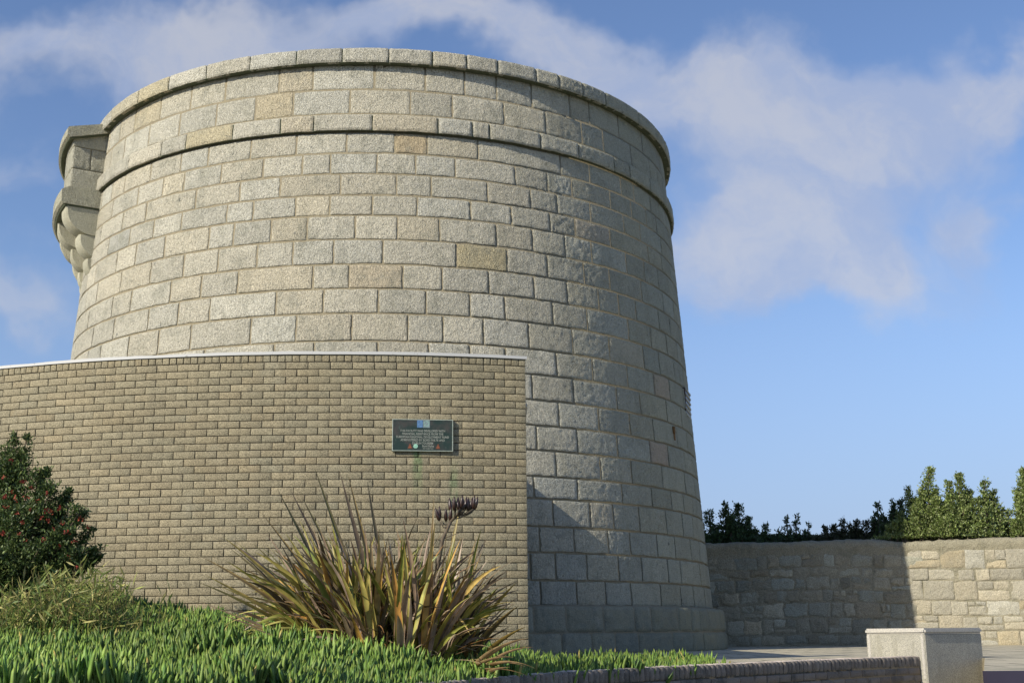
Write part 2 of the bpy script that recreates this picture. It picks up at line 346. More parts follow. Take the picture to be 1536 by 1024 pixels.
# ------------------------------------------------------------------ the setting: ground, terrace
bg_ = Bag(); R_ = 900
bg_.add([(-R_, -R_, -1.3), (R_, -R_, -1.3), (R_, R_, -1.3), (-R_, R_, -1.3)], [[0, 1, 2, 3]])
link('ground', bg_.mesh('ground', False), M_ground, kind='structure')

# low wall line (plan), right end by the pier, left part curving round in front of the planting bed
LOW = [(-7.5, 5.4), (-5.0, 5.25), (-2.6, 5.55), (-1.2, 6.45), (-.45, 7.55), (-.04, 8.55), (.40, 9.50), (1.22, 10.66), (2.02, 11.56), (3.02, 12.70), (3.72, 13.42), (4.40, 14.05)]
def resample(pts, step):
    P = np.array(pts, float)
    # Catmull-Rom then even spacing
    out = []
    for i in range(len(P)-1):
        p0, p1, p2, p3 = P[max(i-1, 0)], P[i], P[i+1], P[min(i+2, len(P)-1)]
        for s in np.linspace(0, 1, 24, endpoint=False):
            out.append(.5*((2*p1)+(-p0+p2)*s+(2*p0-5*p1+4*p2-p3)*s*s+(-p0+3*p1-3*p2+p3)*s**3))
    out.append(P[-1]); out = np.array(out); L = np.concatenate([[0], np.cumsum(np.hypot(*np.diff(out, axis=0).T))])
    s = np.arange(0, L[-1], step); return np.stack([np.interp(s, L, out[:, 0]), np.interp(s, L, out[:, 1])], 1), s, L[-1]
lowP, lowS, lowL = resample(LOW, .01)
lowT = np.gradient(lowP, axis=0); lowT /= np.hypot(*lowT.T)[:, None]; lowN = np.stack([lowT[:, 1], -lowT[:, 0]], 1)   # outward: towards the camera side
def lowmap(gu, gv, off):
    x = np.interp(gu, lowS, lowP[:, 0]); y = np.interp(gu, lowS, lowP[:, 1]); nx = np.interp(gu, lowS, lowN[:, 0]); ny = np.interp(gu, lowS, lowN[:, 1])
    return np.stack([x+nx*off, y+ny*off, gv], -1)

# terrace: solid slab behind the low wall, pier and step
pc = Vector((4.36, 13.9)); dl = Vector((-.616, .788)); dr = Vector((.788, .616))          # pier corner and its two plan directions
pr = pc + dr*1.06
# edge of paving to the right of the pier: first nosing
e1 = pr + dl*.30
outer = [tuple(lowP[i] - lowN[i]*.11) for i in range(0, len(lowP), 25)]
e1 = Vector((9.7*.3566, 9.7))
poly = outer + [(pc.x-.0, pc.y+.25), (pr.x+.015, pr.y), (e1.x, e1.y), (e1.x+6, e1.y-.1), (60, 16), (60, 90), (-60, 90), (-60, 5)]
b_ = Bag(); n = len(poly)
V = [(x, y, 0) for x, y in poly] + [(x, y, -1.29) for x, y in poly]
me = bpy.data.meshes.new('terrace'); me.from_pydata(V, [], [list(range(n))] + [[i, n+i, n+(i+1) % n, (i+1) % n] for i in range(n)]); me.update()
link('terrace', me, M_pave, kind='structure')
# lower tread and dark nosing of the steps right of the pier
st = empty('steps', (e1.x, e1.y, 0), label='steps with a dark purple edge going down from the terrace, right of the granite pier', cat='steps')
a0 = e1 + Vector((.0, 0)); ax = Vector((1, -.0167)).normalized(); ay_ = Vector((-.0167, -1)).normalized()
def stepslab(name, d0, d1, z0, z1, m_, x0=-.05):
    b = Bag(); q = [a0+ax*x0+ay_*d0, a0+ax*7+ay_*d0, a0+ax*7+ay_*d1, a0+ax*x0+ay_*d1]
    b.add([(v.x, v.y, z0) for v in q]+[(v.x, v.y, z1) for v in q], [[3, 2, 1, 0], [4, 5, 6, 7], [0, 1, 5, 4], [1, 2, 6, 5], [2, 3, 7, 6], [3, 0, 4, 7]])
    link(name, b.mesh(name, False), m_, st)
stepslab('nosing', .003, .09, -.09, .004, M_slate, -.012); stepslab('riser', .003, .06, -1.28, -.093, M_slate, -.0)
stepslab('tread', .063, .42, -1.28, -.18, M_slate, 0); stepslab('tread', .423, .80, -1.28, -.36, M_slate, 0)

# ------------------------------------------------------------------ the tower
TC = Vector((-2.6146, 25.6642)); R0, K = 6.5, .06824
def Rz(z): return R0 - K*z
RREF = 6.2
ZB = [9.931, 9.645, 9.207, 8.756, 8.423, 8.047, 7.677, 7.303, 6.945, 6.529, 6.105, 5.693, 5.279, 4.825, 4.403, 3.979, 3.561, 3.157, 2.739, 2.385, 1.944, 1.541, 1.114, .725]
PL_R = .2078; ZP = [.722, .316, .0]
DRIM, DSTR = .147, .085
def cone_theta(x, y, z, dR):
    """plan angle of the tower point seen at photo column x and height z"""
    R = Rz(z)+dR; lo, hi = math.radians(-180+15), math.radians(15)
    ths = np.linspace(math.radians(-172), math.radians(12), 1500)
    X = TC.x+R*np.cos(ths); Y = TC.y+R*np.sin(ths); Z = z-EYE
    d = X*fw.x+Y*fw.y+Z*fw.z; px = 768+F*(X*RT.x+Y*RT.y+Z*RT.z)/d
    vis = (np.cos(ths)*(-X)+np.sin(ths)*(-Y)) > 0
    i = np.where(vis)[0]; px = px[i]; ths = ths[i]
    if x <= px.min() or x >= px.max(): return None
    return float(np.interp(x, px, ths))
S = 3.938
J = {  # vertical joints surveyed from the photograph: (crop origin x, scale, [x...]) per course
 0: [(100, S, [262, 418, 600, 822]), (340, S, [135, 410, 682, 958]), (580, S, [272, 475, 660, 885]), (800, S, [155, 297, 432, 625, 732])],
 1: [(100, S, [316, 403, 555, 735, 938]), (340, S, [310, 510, 872]), (580, S, [228, 460, 648, 855]), (800, S, [215, 330, 503, 642, 750])],
 2: [(100, S, [260, 340, 486, 667, 884]), (340, S, [170, 393, 728]), (580, S, [140, 388, 693, 940]), (800, S, [287, 413, 578, 690, 733])],
 3: [(100, S, [362, 555, 700, 978]), (340, S, [316, 512, 860]), (580, S, [305, 508, 612, 912]), (800, S, [272, 483, 575, 693])],
 4: [(100, S, [266, 342, 496, 675, 836]), (340, S, [142, 411, 708, 992]), (580, S, [240, 540]), (800, S, [160, 333, 518, 595, 690, 745])],
 5: [(100, S, [270, 420, 568, 692, 912]), (340, S, [216, 446, 612, 888]), (580, S, [170, 405, 760]), (800, S, [83, 228, 455, 580, 668, 728])],
 6: [(100, S, [200, 330, 468, 762, 1022]), (340, S, [315, 672, 1003]), (580, S, [262, 595, 850]), (800, S, [142, 338, 535, 632, 755])],
 7: [(100, S, [152, 245, 371, 512, 677, 945]), (340, S, [155, 405, 608, 860]), (580, S, [180, 495, 737]), (800, S, [98, 248, 455, 680, 758])],
 8: [(100, S, [120, 170, 295, 407, 578, 840, 985]), (340, S, [260, 475, 758, 1008]), (580, S, [312, 648, 862]), (800, S, [188, 345, 550, 657, 738])],
 9: [(100, S, [115, 178, 318, 495, 690, 893]), (340, S, [178, 390, 630, 922]), (580, S, [412, 712, 950]), (800, S, [300, 452, 640, 767])],
 10: [(100, S, [128, 268, 378, 612, 793, 1010]), (340, S, [508, 722]), (580, S, [95, 327, 603, 872]), (800, S, [200, 387, 505, 607, 742, 808])],
 11: [(100, S, [50, 153, 277, 480, 657, 845]), (340, S, [290, 570, 895]), (580, S, [232, 492, 698, 982]), (800, S, [320, 563, 695, 788])],
 12: [(100, S, [120, 195, 362, 540, 730]), (340, S, [140, 408, 738]), (580, S, [125, 333, 572, 840]), (800, S, [232, 450, 652, 745])],
 13: [(100, S, [810]), (340, S, [278, 515, 890]), (580, S, [248, 490, 703]), (780, 4.267, [235, 465, 690, 860, 960])],
 14: [(780, 4.267, [80, 342, 620, 770, 940, 1035])],
 15: [(780, 4.267, [250, 505, 705, 855, 1005, 1070])],
 16: [(780, 4.267, [108, 368, 625, 835, 950, 1058])],
 17: [(780, 4.267, [232, 517, 715, 912, 1058])],
 18: [(780, 4.267, [90, 370, 655, 845, 970, 1048])],
 19: [(780, 4.097, [205, 432, 575, 735, 900, 1000, 1065])],
 20: [(780, 4.097, [122, 335, 543, 680, 845, 955, 1052, 1105])],
 21: [(780, 4.097, [65, 220, 412, 608, 750, 912, 990, 1108])],
 22: [(780, 4.097, [128, 350, 528, 685, 867, 990, 1070, 1138])],
 'p0': [(780, 4.097, [92, 292, 520, 712, 815, 980, 1060, 1110, 1165])],
 'p1': [(780, 4.097, [265, 450, 595, 740, 950, 1070, 1140, 1215])],
}
def joints(key, zm, dR, seed):
    th = []
    for ox, s, xs in J[key]:
        for x in xs:
            a = cone_theta(ox+x/s, 0, zm, dR)
            if a is not None: th.append(a)
    th = sorted(th); out = []
    for a in th:
        if not out or (a-out[-1])*RREF > .12: out.append(a)
    rr = random.Random(seed); lo, hi = out[0], out[-1]; a = hi
    end = lo + 2*math.pi
    while True:
        w = rr.uniform(.52, .98)/RREF
        if a+w > end-.45/RREF: break
        a += w; out.append(a)
    return out + [end]
SPECIAL = {  # stones whose colour stands out in the photograph: (course, pixel x) -> tint
 (0, 230): (1.08, .98, .72), (0, 180): (1.02, .97, .82), (1, 225): (1.05, .95, .75), (2, 410): (1.03, .90, .68), (1, 433): (1.03, .94, .80), (3, 310): (1.06, .95, .68), (3, 460): (1.05, .97, .86),
 (3, 610): (1.08, 1.0, .88), (4, 615): (.98, .76, .48), (9, 720): (.96, .82, .48), (10, 560): (1.05, .91, .74), (8, 430): (.98, .92, .82), (4, 155): (1.02, .92, .74),
 (16, 990): (.78, .62, .54), (13, 993): (.78, .66, .56), (12, 960): (.8, .8, .72), (7, 900): (.8, .74, .68), (19, 903): (.95, .92, .84), (6, 590): (1.0, .97, .92)}
RIGHT_SHADE = (.72, .76, .73)
def stone_cols(B, key, zm, dR, seed):
    rr = np.random.default_rng(seed); n = len(B); v = rr.normal(1, .055, n).clip(.82, 1.15); warm = rr.normal(0, .016, n)
    C = np.stack([v*(1+warm), v, v*(1-warm*1.6)], 1)
    for i, q in enumerate(B):
        th = (q[0]+q[1])/2/RREF; thn = (th+math.pi) % (2*math.pi)-math.pi
        # stones on the side turned from the sun are greyed, shade put into the tint
        w = max(0, min(1, (thn-math.radians(-65))/math.radians(30))) if thn < math.radians(120) else 0
        C[i] = C[i]*(np.array([1, 1, 1])*(1-w)+np.array(RIGHT_SHADE)*w)
    for (k, x), tcol in SPECIAL.items():
        if k == key:
            a = cone_theta(x, 0, zm, dR)
            for i, q in enumerate(B):
                if a is not None and q[0] <= a*RREF <= q[1]: C[i] = np.array(tcol)*.58+.39
    return C
def conemap(dR):
    def f(gu, gv, off):
        th = gu/RREF; R = Rz(gv)+dR+off
        return np.stack([TC.x+R*np.cos(th), TC.y+R*np.sin(th), gv], -1)
    return f
tower = empty('martello_tower', (TC.x, TC.y, 0), label='massive round tapering tower of squared granite blocks behind the tan brick wall', cat='tower')
def in_view(th):
    a = (th+math.pi) % (2*math.pi)-math.pi
    return math.radians(-176) < a < math.radians(14)
def split_blocks(bag, B, C, dR, **kw):
    """near side in fine grids, far side in coarse ones"""
    B = np.array(B); C = np.array(C); vis = np.array([in_view((q[0]+q[1])/2/RREF) for q in B])
    for msk, nu, nv in ((vis, 22, 11), (~vis, 4, 3)):
        if msk.any():
            V, Fq, T = blocks(B[msk], nu, nv, mapf=conemap(dR), cols=C[msk], **kw); bag.add(V, Fq, (1, 1, 1)); bag.T[-1] = T
wallbag = Bag()
for ci in list(range(1, 3)) + list(range(4, 23)):
    z1, z0 = ZB[ci], ZB[ci+1]
    if ci == 1: z1 += .03
    js = joints(ci, (z0+z1)/2, 0, ci*13+5); B = [(js[i]*RREF, js[i+1]*RREF, z0, z1) for i in range(len(js)-1)]
    C = stone_cols(B, ci, (z0+z1)/2, 0, ci+100)
    split_blocks(wallbag, B, C, 0, gap=.036, edge=.012, depth=.05, rough=(.0065, 24), bulge=.002, tilt=.0035, wob=.0085, round_r=.005, seed=ci)
link('wall', wallbag.mesh('wall'), M_granite, tower)
# mortar core
def lathe(bag, prof, n=180, matidx=0):
    th = np.linspace(0, 2*math.pi, n, endpoint=False); m_ = len(prof)
    V = np.array([[TC.x+r*math.cos(a), TC.y+r*math.sin(a), z] for a in th for r, z in prof])
    Fq = [[i*m_+j, ((i+1) % n)*m_+j, ((i+1) % n)*m_+j+1, i*m_+j+1] for i in range(n) for j in range(m_-1)]
    bag.add(V, Fq, (1, 1, 1), matidx)
cb = Bag(); D_ = .005
lathe(cb, [(R0-D_, -.4), (Rz(ZB[0]-.05)-D_, ZB[0]-.05), (Rz(9.9)-2.0, 9.88), (Rz(9.9)-2.0, 8.6), (.01, 8.6)])
link('mortar_joints', cb.mesh('mortar_joints'), M_mortar, tower)
# string course and parapet cap: projecting rings of blocks with weathered top and algae-dark soffit
def ring(name, key, z1, z0, dR, slope, label=None):
    js = joints(key, (z0+z1)/2, dR, 900+z0*3); B = [(js[i]*RREF, js[i+1]*RREF, z0, z1) for i in range(len(js)-1)]
    C = stone_cols(B, key, (z0+z1)/2, dR, int(z0*7)+300)
    bg2 = Bag(); split_blocks(bg2, B, C, dR, gap=.022, edge=.03, depth=dR*.55, rough=(.006, 15), bulge=.004, tilt=.004, wob=.005, round_r=.016, seed=int(z0*10))
    # backing ring, sloping top, flat soffit
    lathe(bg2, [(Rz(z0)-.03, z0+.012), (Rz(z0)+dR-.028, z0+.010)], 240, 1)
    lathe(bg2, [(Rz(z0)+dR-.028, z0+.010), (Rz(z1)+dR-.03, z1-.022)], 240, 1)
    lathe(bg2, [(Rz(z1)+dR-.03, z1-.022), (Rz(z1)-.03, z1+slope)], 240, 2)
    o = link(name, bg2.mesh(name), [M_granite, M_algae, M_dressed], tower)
    return o
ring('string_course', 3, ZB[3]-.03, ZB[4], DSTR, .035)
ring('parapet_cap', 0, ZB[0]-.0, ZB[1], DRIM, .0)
# plinth: the two lowest courses, projecting, with a weathered top
plb = Bag()
for key, z1, z0 in (('p0', ZP[0], ZP[1]), ('p1', ZP[1], ZP[2]-.02)):
    js = joints(key, (z0+z1)/2, PL_R, 77+int(z1*10)); B = [(js[i]*RREF, js[i+1]*RREF, z0, z1) for i in range(len(js)-1)]
    C = stone_cols(B, key, (z0+z1)/2, PL_R, 55+int(z1*10)); split_blocks(plb, B, C, PL_R-.01, gap=.022, edge=.03, depth=.06, rough=(.011, 9), bulge=.012, tilt=.008, wob=.006, round_r=.02, seed=44)
lathe(plb, [(R0+PL_R-.022, -.35), (Rz(ZP[0])+PL_R-.025, ZP[0]-.02), (Rz(ZP[0])-.05, ZP[0]+.03)], 240, 1)
link('plinth', plb.mesh('plinth'), [M_plinth, M_mortar], tower)
# slatted vent near the right edge of the tower as seen from the garden
va = cone_theta(1027.5, 0, 4.6, 0) or math.radians(3)
vent = Bag(); MV = Matrix.Translation((TC.x, TC.y, 0)) @ Matrix.Rotation(va+.052, 4, 'Z')
link_m = []
zc = 4.55; Rv = Rz(zc)
vent.box(Rv-.05, Rv+.006, -.34, .34, zc-.27, zc+.29, mat=0, M=MV)
vo = link('vent', vent.mesh('vent', False), M_pod, tower)
for i in range(6):
    z = zc-.23+i*.095; s_ = Bag(); s_.box(Rv-.02, Rv+.022, -.32, .32, z-.012, z+.022, mat=0, M=MV @ Matrix.Translation((0, 0, 0)))
    link('slat', s_.mesh('slat', False), M_dressed, vo)
# small rust stain, built as two thin rust-coloured boxes
rb = Bag(); ra = cone_theta(1010, 0, 3.85, 0); MR = Matrix.Translation((TC.x, TC.y, 0)) @ Matrix.Rotation(ra, 4, 'Z')
rb.box(Rz(3.85)-.02, Rz(3.85)+.03, -.04, .03, 3.80, 3.93, M=MR); rb.box(Rz(3.85)-.02, Rz(3.85)+.018, -.015, .055, 3.68, 3.82, M=MR)
m, t, b = mat('rust'); c = objco(t); t.put(b, 'Base Color', t.mix(t.noise(c, 30, 3), (.10, .05, .015), (.22, .12, .04))); t.put(b, 'Roughness', .95); M_rust = m
link('rust_stain', rb.mesh('rust_stain'), M_rust, tower, label='small rust stain on the right of the tower')

# machicolation (curved box carried on corbels over the old doorway), upper left
mach = empty('machicolation', (0, 0, 0)); mach.parent = tower; mach.matrix_parent_inverse = Matrix.Translation((-TC.x, -TC.y, 0))
TN, TF = math.radians(211), math.radians(178)       # near and far side planes
MO = 6.47
def pol(r, th, z): return (TC.x+r*math.cos(th), TC.y+r*math.sin(th), z)
def mlink(name, bag, mats):
    o = bag.mesh(name); o.set_sharp_from_angle(angle=math.radians(32)); ob = bpy.data.objects.new(name, o)
    for m_ in mats: o.materials.append(m_)
    col.objects.link(ob); ob.parent = mach; ob.matrix_parent_inverse = Matrix.Translation((0, 0, 0)); return ob
def facemap(side):
    def f(gu, gv, off):
        if side == 'front': r = MO+off; th = gu/MO
        else:
            sg = 1 if side == 'near' else -1; t0 = TN if side == 'near' else TF
            r = gu; th = t0+sg*off/6.3
        return np.stack([TC.x+r*np.cos(th), TC.y+r*np.sin(th), gv+0*gu], -1)
    return f
def sector(bag, r0, r1, a0, a1, prof, tint, mi, n=18):
    """solid ring sector with outline prof [(r, z)...] closed, swept from angle a0 to a1"""
    m_ = len(prof); th = np.linspace(a0, a1, n)
    V = [pol(r, a, z) for a in th for r, z in prof]
    Fq = [[i*m_+j, (i+1)*m_+j, (i+1)*m_+(j+1) % m_, i*m_+(j+1) % m_] for i in range(n-1) for j in range(m_)]
    e = len(V); cr = sum(q[0] for q in prof)/m_; cz = sum(q[1] for q in prof)/m_; V += [pol(cr, a0, cz), pol(cr, a1, cz)]
    Fq += [[e, j, (j+1) % m_, (j+1) % m_] for j in range(m_)]+[[e+1, (n-1)*m_+(j+1) % m_, (n-1)*m_+j, (n-1)*m_+j] for j in range(m_)]
    bag.add(V, Fq, tint, mi)
zw = [ZB[1]+.02, 9.27, 8.84, ZB[4]+.0]; inner = 5.6
mb = Bag()
lay = {'near': [[(inner, MO)], [(inner, 6.14), (6.14, MO)], [(inner, MO)]], 'front': [[(TF, 3.30), (3.30, 3.48), (3.48, TN)], [(TF, 3.22), (3.22, 3.36), (3.36, 3.52), (3.52, TN)], [(TF, 3.30), (3.30, 3.46), (3.46, TN)]]}
lay['far'] = lay['near']
for side, rows in lay.items():
    B = [((a*MO, b2*MO) if side == 'front' else (a, b2))+(zw[i+1], zw[i]) for i, r in enumerate(rows) for a, b2 in r]
    V, Fq, T = blocks(np.array(B), 14, 8, .018, .014, .05, facemap(side), rough=(.005, 18), bulge=.003, tilt=.002, wob=.003, round_r=.008, cols=RNG.normal(1, .05, (len(B), 1))*np.array([[.86, .88, .86]]), seed=5)
    mb.add(V, Fq); mb.T[-1] = T
sector(mb, 0, 0, TF+.003, TN-.003, [(inner-.3, zw[3]-.02), (MO-.012, zw[3]-.02), (MO-.012, zw[0]+.02), (inner-.3, zw[0]+.02)], (1, 1, 1), 1)
mlink('side_wall', mb, [M_granite, M_mortar])
cpb = Bag(); oa = .016
zc1 = ZB[0]-.03; drop = .30
sector(cpb, 0, 0, TF-oa, TN+oa, [(inner, zc1-.02), (inner, ZB[1]+.05), (MO+.10, ZB[1]+.05-drop), (MO+.14, ZB[1]+.08-drop), (MO+.14, zc1-drop-.03), (MO+.12, zc1-drop)], (.92, .93, .86), 0)
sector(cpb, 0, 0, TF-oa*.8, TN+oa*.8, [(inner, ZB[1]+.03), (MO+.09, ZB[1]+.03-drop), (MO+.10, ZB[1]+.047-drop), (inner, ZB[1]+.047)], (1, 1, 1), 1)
mlink('cap', cpb, [M_granite, M_algae])
z2 = ZB[4]; mo = Bag()
sector(mo, 0, 0, TF-oa*1.2, TN+oa*1.2, [(inner-.3, z2+.03), (inner-.3, z2-.33), (MO+.13, z2-.33), (MO+.17, z2-.29), (MO+.17, z2-.06), (MO+.02, z2+.02)], (.90, .92, .86), 0)
sector(mo, 0, 0, TF-oa, TN+oa, [(inner-.3, z2-.332), (inner-.3, z2-.36), (MO+.10, z2-.36), (MO+.12, z2-.332)], (1, 1, 1), 1)
mlink('base_moulding', mo, [M_granite, M_algae])
zt = z2-.36
for ci, ca in enumerate((TN-.020, TN-.185, TN-.35, TN-.515)):
    kb = Bag(); z = zt
    for i, (ro, hh, hw) in enumerate(((MO+.07, .50, .034), (MO-.20, .44, .031), (MO-.36, .38, .028), (MO-.48, .32, .025))):
        n = 9; rin = Rz(z-hh)-.35; rad_ = min(hh*1.0, ro-rin-.05)
        prof = [(rin, z-.002), (ro, z-.002), (ro, z-.06)]
        for s_ in range(1, n+1):
            a = s_/n*math.pi/2; prof.append((ro-rad_*(1-math.cos(a)), z-.06-(hh-.06)*math.sin(a)))
        prof.append((rin, z-hh)); g = .92+.07*math.sin(i*2.3+ci*3)
        m_ = len(prof); angs = (ca-hw, ca-hw+.006, ca+hw-.006, ca+hw); V = []
        for j, a in enumerate(angs): V += [pol(max(rin, r-(.028 if j in (0, 3) and r > rin else 0)), a, zz_) for r, zz_ in prof]
        Fq = [[j*m_+q, (j+1)*m_+q, (j+1)*m_+q+1, j*m_+q+1] for j in range(3) for q in range(m_-1)]
        e = len(V); V += [pol(rin+.01, angs[0], z-.01), pol(rin+.01, angs[3], z-.01)]
        Fq += [[e, q, q+1, q+1] for q in range(m_-1)]+[[e+1, 3*m_+q+1, 3*m_+q, 3*m_+q] for q in range(m_-1)]
        kb.add(V, Fq, (g, g, g*.95), 0); z -= hh
    mlink('corbel', kb, [M_dressed])

# ------------------------------------------------------------------ brick building in front (curved tan brick wall, coping, low flat roof behind it)
BC = Vector((-2.3, 21.7)); BR = 9.0
ZT = EYE+2.8096                      # underside of the coping
A_R = math.asin(2.44/BR)             # right-hand end
UL = -10.0                           # arc length to the left end, metres (beyond the frame)
UR = BR*A_R
def bmap(gu, gv, off):
    a = gu/BR; R = BR+off
    return np.stack([BC.x+R*np.sin(a), BC.y-R*np.cos(a), gv+0*gu], -1)
house = empty('brick_building', (BC.x, BC.y-BR, 0), label='low building with a long curved tan brick front wall in front of the tower', cat='building')
ZG = -.15
def brick_cols(n, sd=.05):
    v = RNG.normal(1, sd, n); w = RNG.normal(0, .014, n); return np.stack([v*(1+w), v, v*(1-w)], 1)
Bk = []; z = ZT; hd = .0735
x = UR
while x > UL: Bk.append((x-.0755, x, z-hd, z)); x -= .0755
nh_ = len(Bk); z -= hd+.002; row = 0
while z > ZG-.3:
    x = UR; first = .2255 if row % 2 == 0 else .1128
    while x > UL:
        w = first if x == UR else .2255
        Bk.append((x-w, x, z-.0751, z)); x -= w
    z -= .0751; row += 1
Bk = np.array(Bk); vb = Bag()
Bk[:, 0] += RNG.normal(0, .0012, len(Bk)); Bk[:, 2] += RNG.normal(0, .0009, len(Bk))
V, Fq, T = blocks(Bk, 4, 2, .0085, .003, .018, bmap, rough=(.0008, 40), bulge=.0003, tilt=.0022, wob=.0018, round_r=.0012, cols=brick_cols(len(Bk)), seed=2)
vb.add(V, Fq); vb.T[-1] = T
V, Fq, T = [None]*3
# end return of the wall (right-hand end, going back towards the tower)
e_out = bmap(np.array([UR]), np.array([0.]), np.array([0.]))[0]; ex, ey = e_out[0], e_out[1]
def endmap(gu, gv, off): return np.stack([ex-.004+off+0*gu, ey+gu, gv+0*gu], -1)
ZE = 2.66
Bk2 = []; z = ZE-hd-.002; row = 0
while z > ZG-.3:
    y = .004; first = .1128 if row % 2 == 0 else .2255
    while y < 7.6:
        w = first if y < .01 else .2255; Bk2.append((y, y+w, z-.0751, z)); y += w
    z -= .0751; row += 1
for k in range(100): Bk2.append((.004+k*.0755, .004+(k+1)*.0755, ZE-hd, ZE))
z = ZE+.002
while z < ZT-.04: Bk2.append((.004, .1128, z, z+.0751)); Bk2.append((.1128, .295, z, z+.0751)); z += .0751
V, Fq, T = blocks(np.array(Bk2), 3, 2, .0105, .006, .018, endmap, rough=(.0012, 40), bulge=.0008, tilt=.001, wob=.001, round_r=.003, cols=brick_cols(len(Bk2)), seed=3)
vb.add(V, Fq); vb.T[-1] = T
# mortar backing and inner solid
n = 120; us = np.linspace(UL, UR-.006, n)
for (o0, o1, z0, z1, mi) in ((-.010, -.30, ZG-.5, ZT-.004, 1),):
    Pf = bmap(us, np.full(n, z0), np.full(n, o0)); Pt = bmap(us, np.full(n, z1), np.full(n, o0)); Qf = bmap(us, np.full(n, z0), np.full(n, o1)); Qt = bmap(us, np.full(n, z1), np.full(n, o1))
    V = np.concatenate([Pf, Pt, Qf, Qt]); Fq = [[i, i+1, n+i+1, n+i] for i in range(n-1)]+[[n+i, n+i+1, 3*n+i+1, 3*n+i] for i in range(n-1)]+[[2*n+i+1, 2*n+i, 3*n+i, 3*n+i+1] for i in range(n-1)]+[[n-1, 3*n-1, 4*n-1, 2*n-1]]
    vb.add(V, Fq, (1, 1, 1), mi)
vb.box(ex-.30, ex-.014, ey+.02, ey+7.6, ZG-.5, ZE-.004, (1, 1, 1), 1)
link('wall', vb.mesh('wall'), [M_brick, M_bmortar], house)
# white coping strip, slightly uneven
cpg = Bag(); n = 260; us = np.linspace(UL, UR+.012, n)
wz = .004*vnoise(us*2.1, 0, 0, 3)+.0025*vnoise(us*7, 0, 0, 4)
ring_ = [(.014, 0.0), (.016, .030), (-.14, .036), (-.30, .030), (-.30, 0.0)]
V = np.concatenate([bmap(us, ZT+.001+dz+wz*(1 if dz else .3), np.full(n, o)) for o, dz in ring_]); m_ = len(ring_)
Fq = [[j*n+i, j*n+i+1, ((j+1) % m_)*n+i+1, ((j+1) % m_)*n+i] for j in range(m_) for i in range(n-1)] + [[n-1, 2*n-1, 3*n-1, 4*n-1]]
cpg.add(V, Fq); cpg.box(ex-.31, ex+.012, ey+.31, ey+7.6, ZE+.0015, ZE+.030)
link('coping', cpg.mesh('coping', False), M_white, house)
rf = Bag(); us = np.linspace(UL, UR-.1, 60); Pf = bmap(us, np.full(60, ZE-.12), np.full(60, -.2)); Pb = Pf.copy(); Pb[:, 1] = 21.5
V = np.concatenate([Pf, Pb]); Fq = [[i, i+1, 61+i, 60+i] for i in range(59)]; rf.add(V, Fq)
link('roof', rf.mesh('roof', False), M_roof, house)
wl = Bag(); lx, ly, _ = bmap(np.array([UL]), np.array([0.]), np.array([-.15]))[0]; wl.box(lx-.15, lx+.15, ly, ly+6, ZG-.5, ZT-.01); wl.box(lx-.10, ex-.1, 20.9, 21.2, ZG-.5, ZT-.24) if False else None
link('side_wall', wl.mesh('side_wall', False), M_brick, house)

# bronze plaque on the brick wall
def on_wall(px, py):
    r = ray(px, py); best = None
    for Y in np.arange(12.4, 14, .002):
        v = at_y(px, py, Y)
        if (v.x-BC.x)**2+(v.y-BC.y)**2 < BR*BR: return v
pA, pB = on_wall(588, 654), on_wall(679, 654); zt_, zb_ = on_wall(633, 629.5).z, on_wall(633, 677).z
pm = (pA+pB)/2; wd = (Vector((pB.x, pB.y, 0))-Vector((pA.x, pA.y, 0))); PWid = wd.length; wd.normalize(); nrm = Vector((wd.y, -wd.x, 0))
org = Vector((pm.x, pm.y, (zt_+zb_)/2)) + nrm*.028; PH = zt_-zb_
MP = Matrix(((wd.x, 0, nrm.x, org.x), (wd.y, 0, nrm.y, org.y), (0, 1, 0, org.z), (0, 0, 0, 1)))    # local x along, y up, z outward
m, t, b = mat('bronze_plate'); M_bronze = m; c = objco(t)
cc = t.mix(t.ramp(t.noise(c, 5, 4, .6), .42, .62), (.022, .045, .038), (.065, .062, .055)); cc = t.mix(t.ramp(t.noise(c, 22, 4, .6), .55, .75), cc, (.07, .11, .09))
t.put(b, 'Base Color', cc); t.put(b, 'Metallic', .35); t.put(b, 'Roughness', .55)
def flat(name, colr, rough=.6, met=0):
    m, t, b = mat(name); c = objco(t)
    g = t.ramp(t.noise(c, 60, 3), .3, .7, .8, 1.2); gc = t.new('ShaderNodeCombineColor'); [t.put(gc, i, g) for i in range(3)]
    t.put(b, 'Base Color', t.mix(1.0, colr, gc.outputs[0], 'MULTIPLY')); t.put(b, 'Roughness', rough); t.put(b, 'Metallic', met); return m
M_frame = flat('plaque_edge', (.36, .40, .34), .5, .2); M_letter = flat('plaque_lettering', (.27, .29, .25), .55); M_blue = flat('flag_blue', (.09, .19, .36)); M_disc = flat('pale_green_disc', (.30, .55, .42)); M_red = flat('rust_red_mark', (.22, .07, .03)); M_grey = flat('emblem_grey', (.20, .27, .28))
plq = empty('plaque', tuple(org), label='dark green bronze plaque with raised lettering fixed to the tan brick wall', cat='plaque')
b_ = Bag(); b_.box(-PWid/2+.008, PWid/2-.008, -PH/2+.008, PH/2-.008, -.024, .006, M=MP); link('plate', b_.mesh('plate', False), M_bronze, plq)
b_ = Bag()
for (x0, x1, y0, y1) in ((-PWid/2, PWid/2, PH/2-.007, PH/2), (-PWid/2, PWid/2, -PH/2, -PH/2+.007), (-PWid/2, -PWid/2+.008, -PH/2+.0072, PH/2-.0072), (PWid/2-.008, PWid/2, -PH/2+.0072, PH/2-.0072)): b_.box(x0, x1, y0, y1, -.026, .011, M=MP)
link('frame', b_.mesh('frame', False), M_frame, plq)
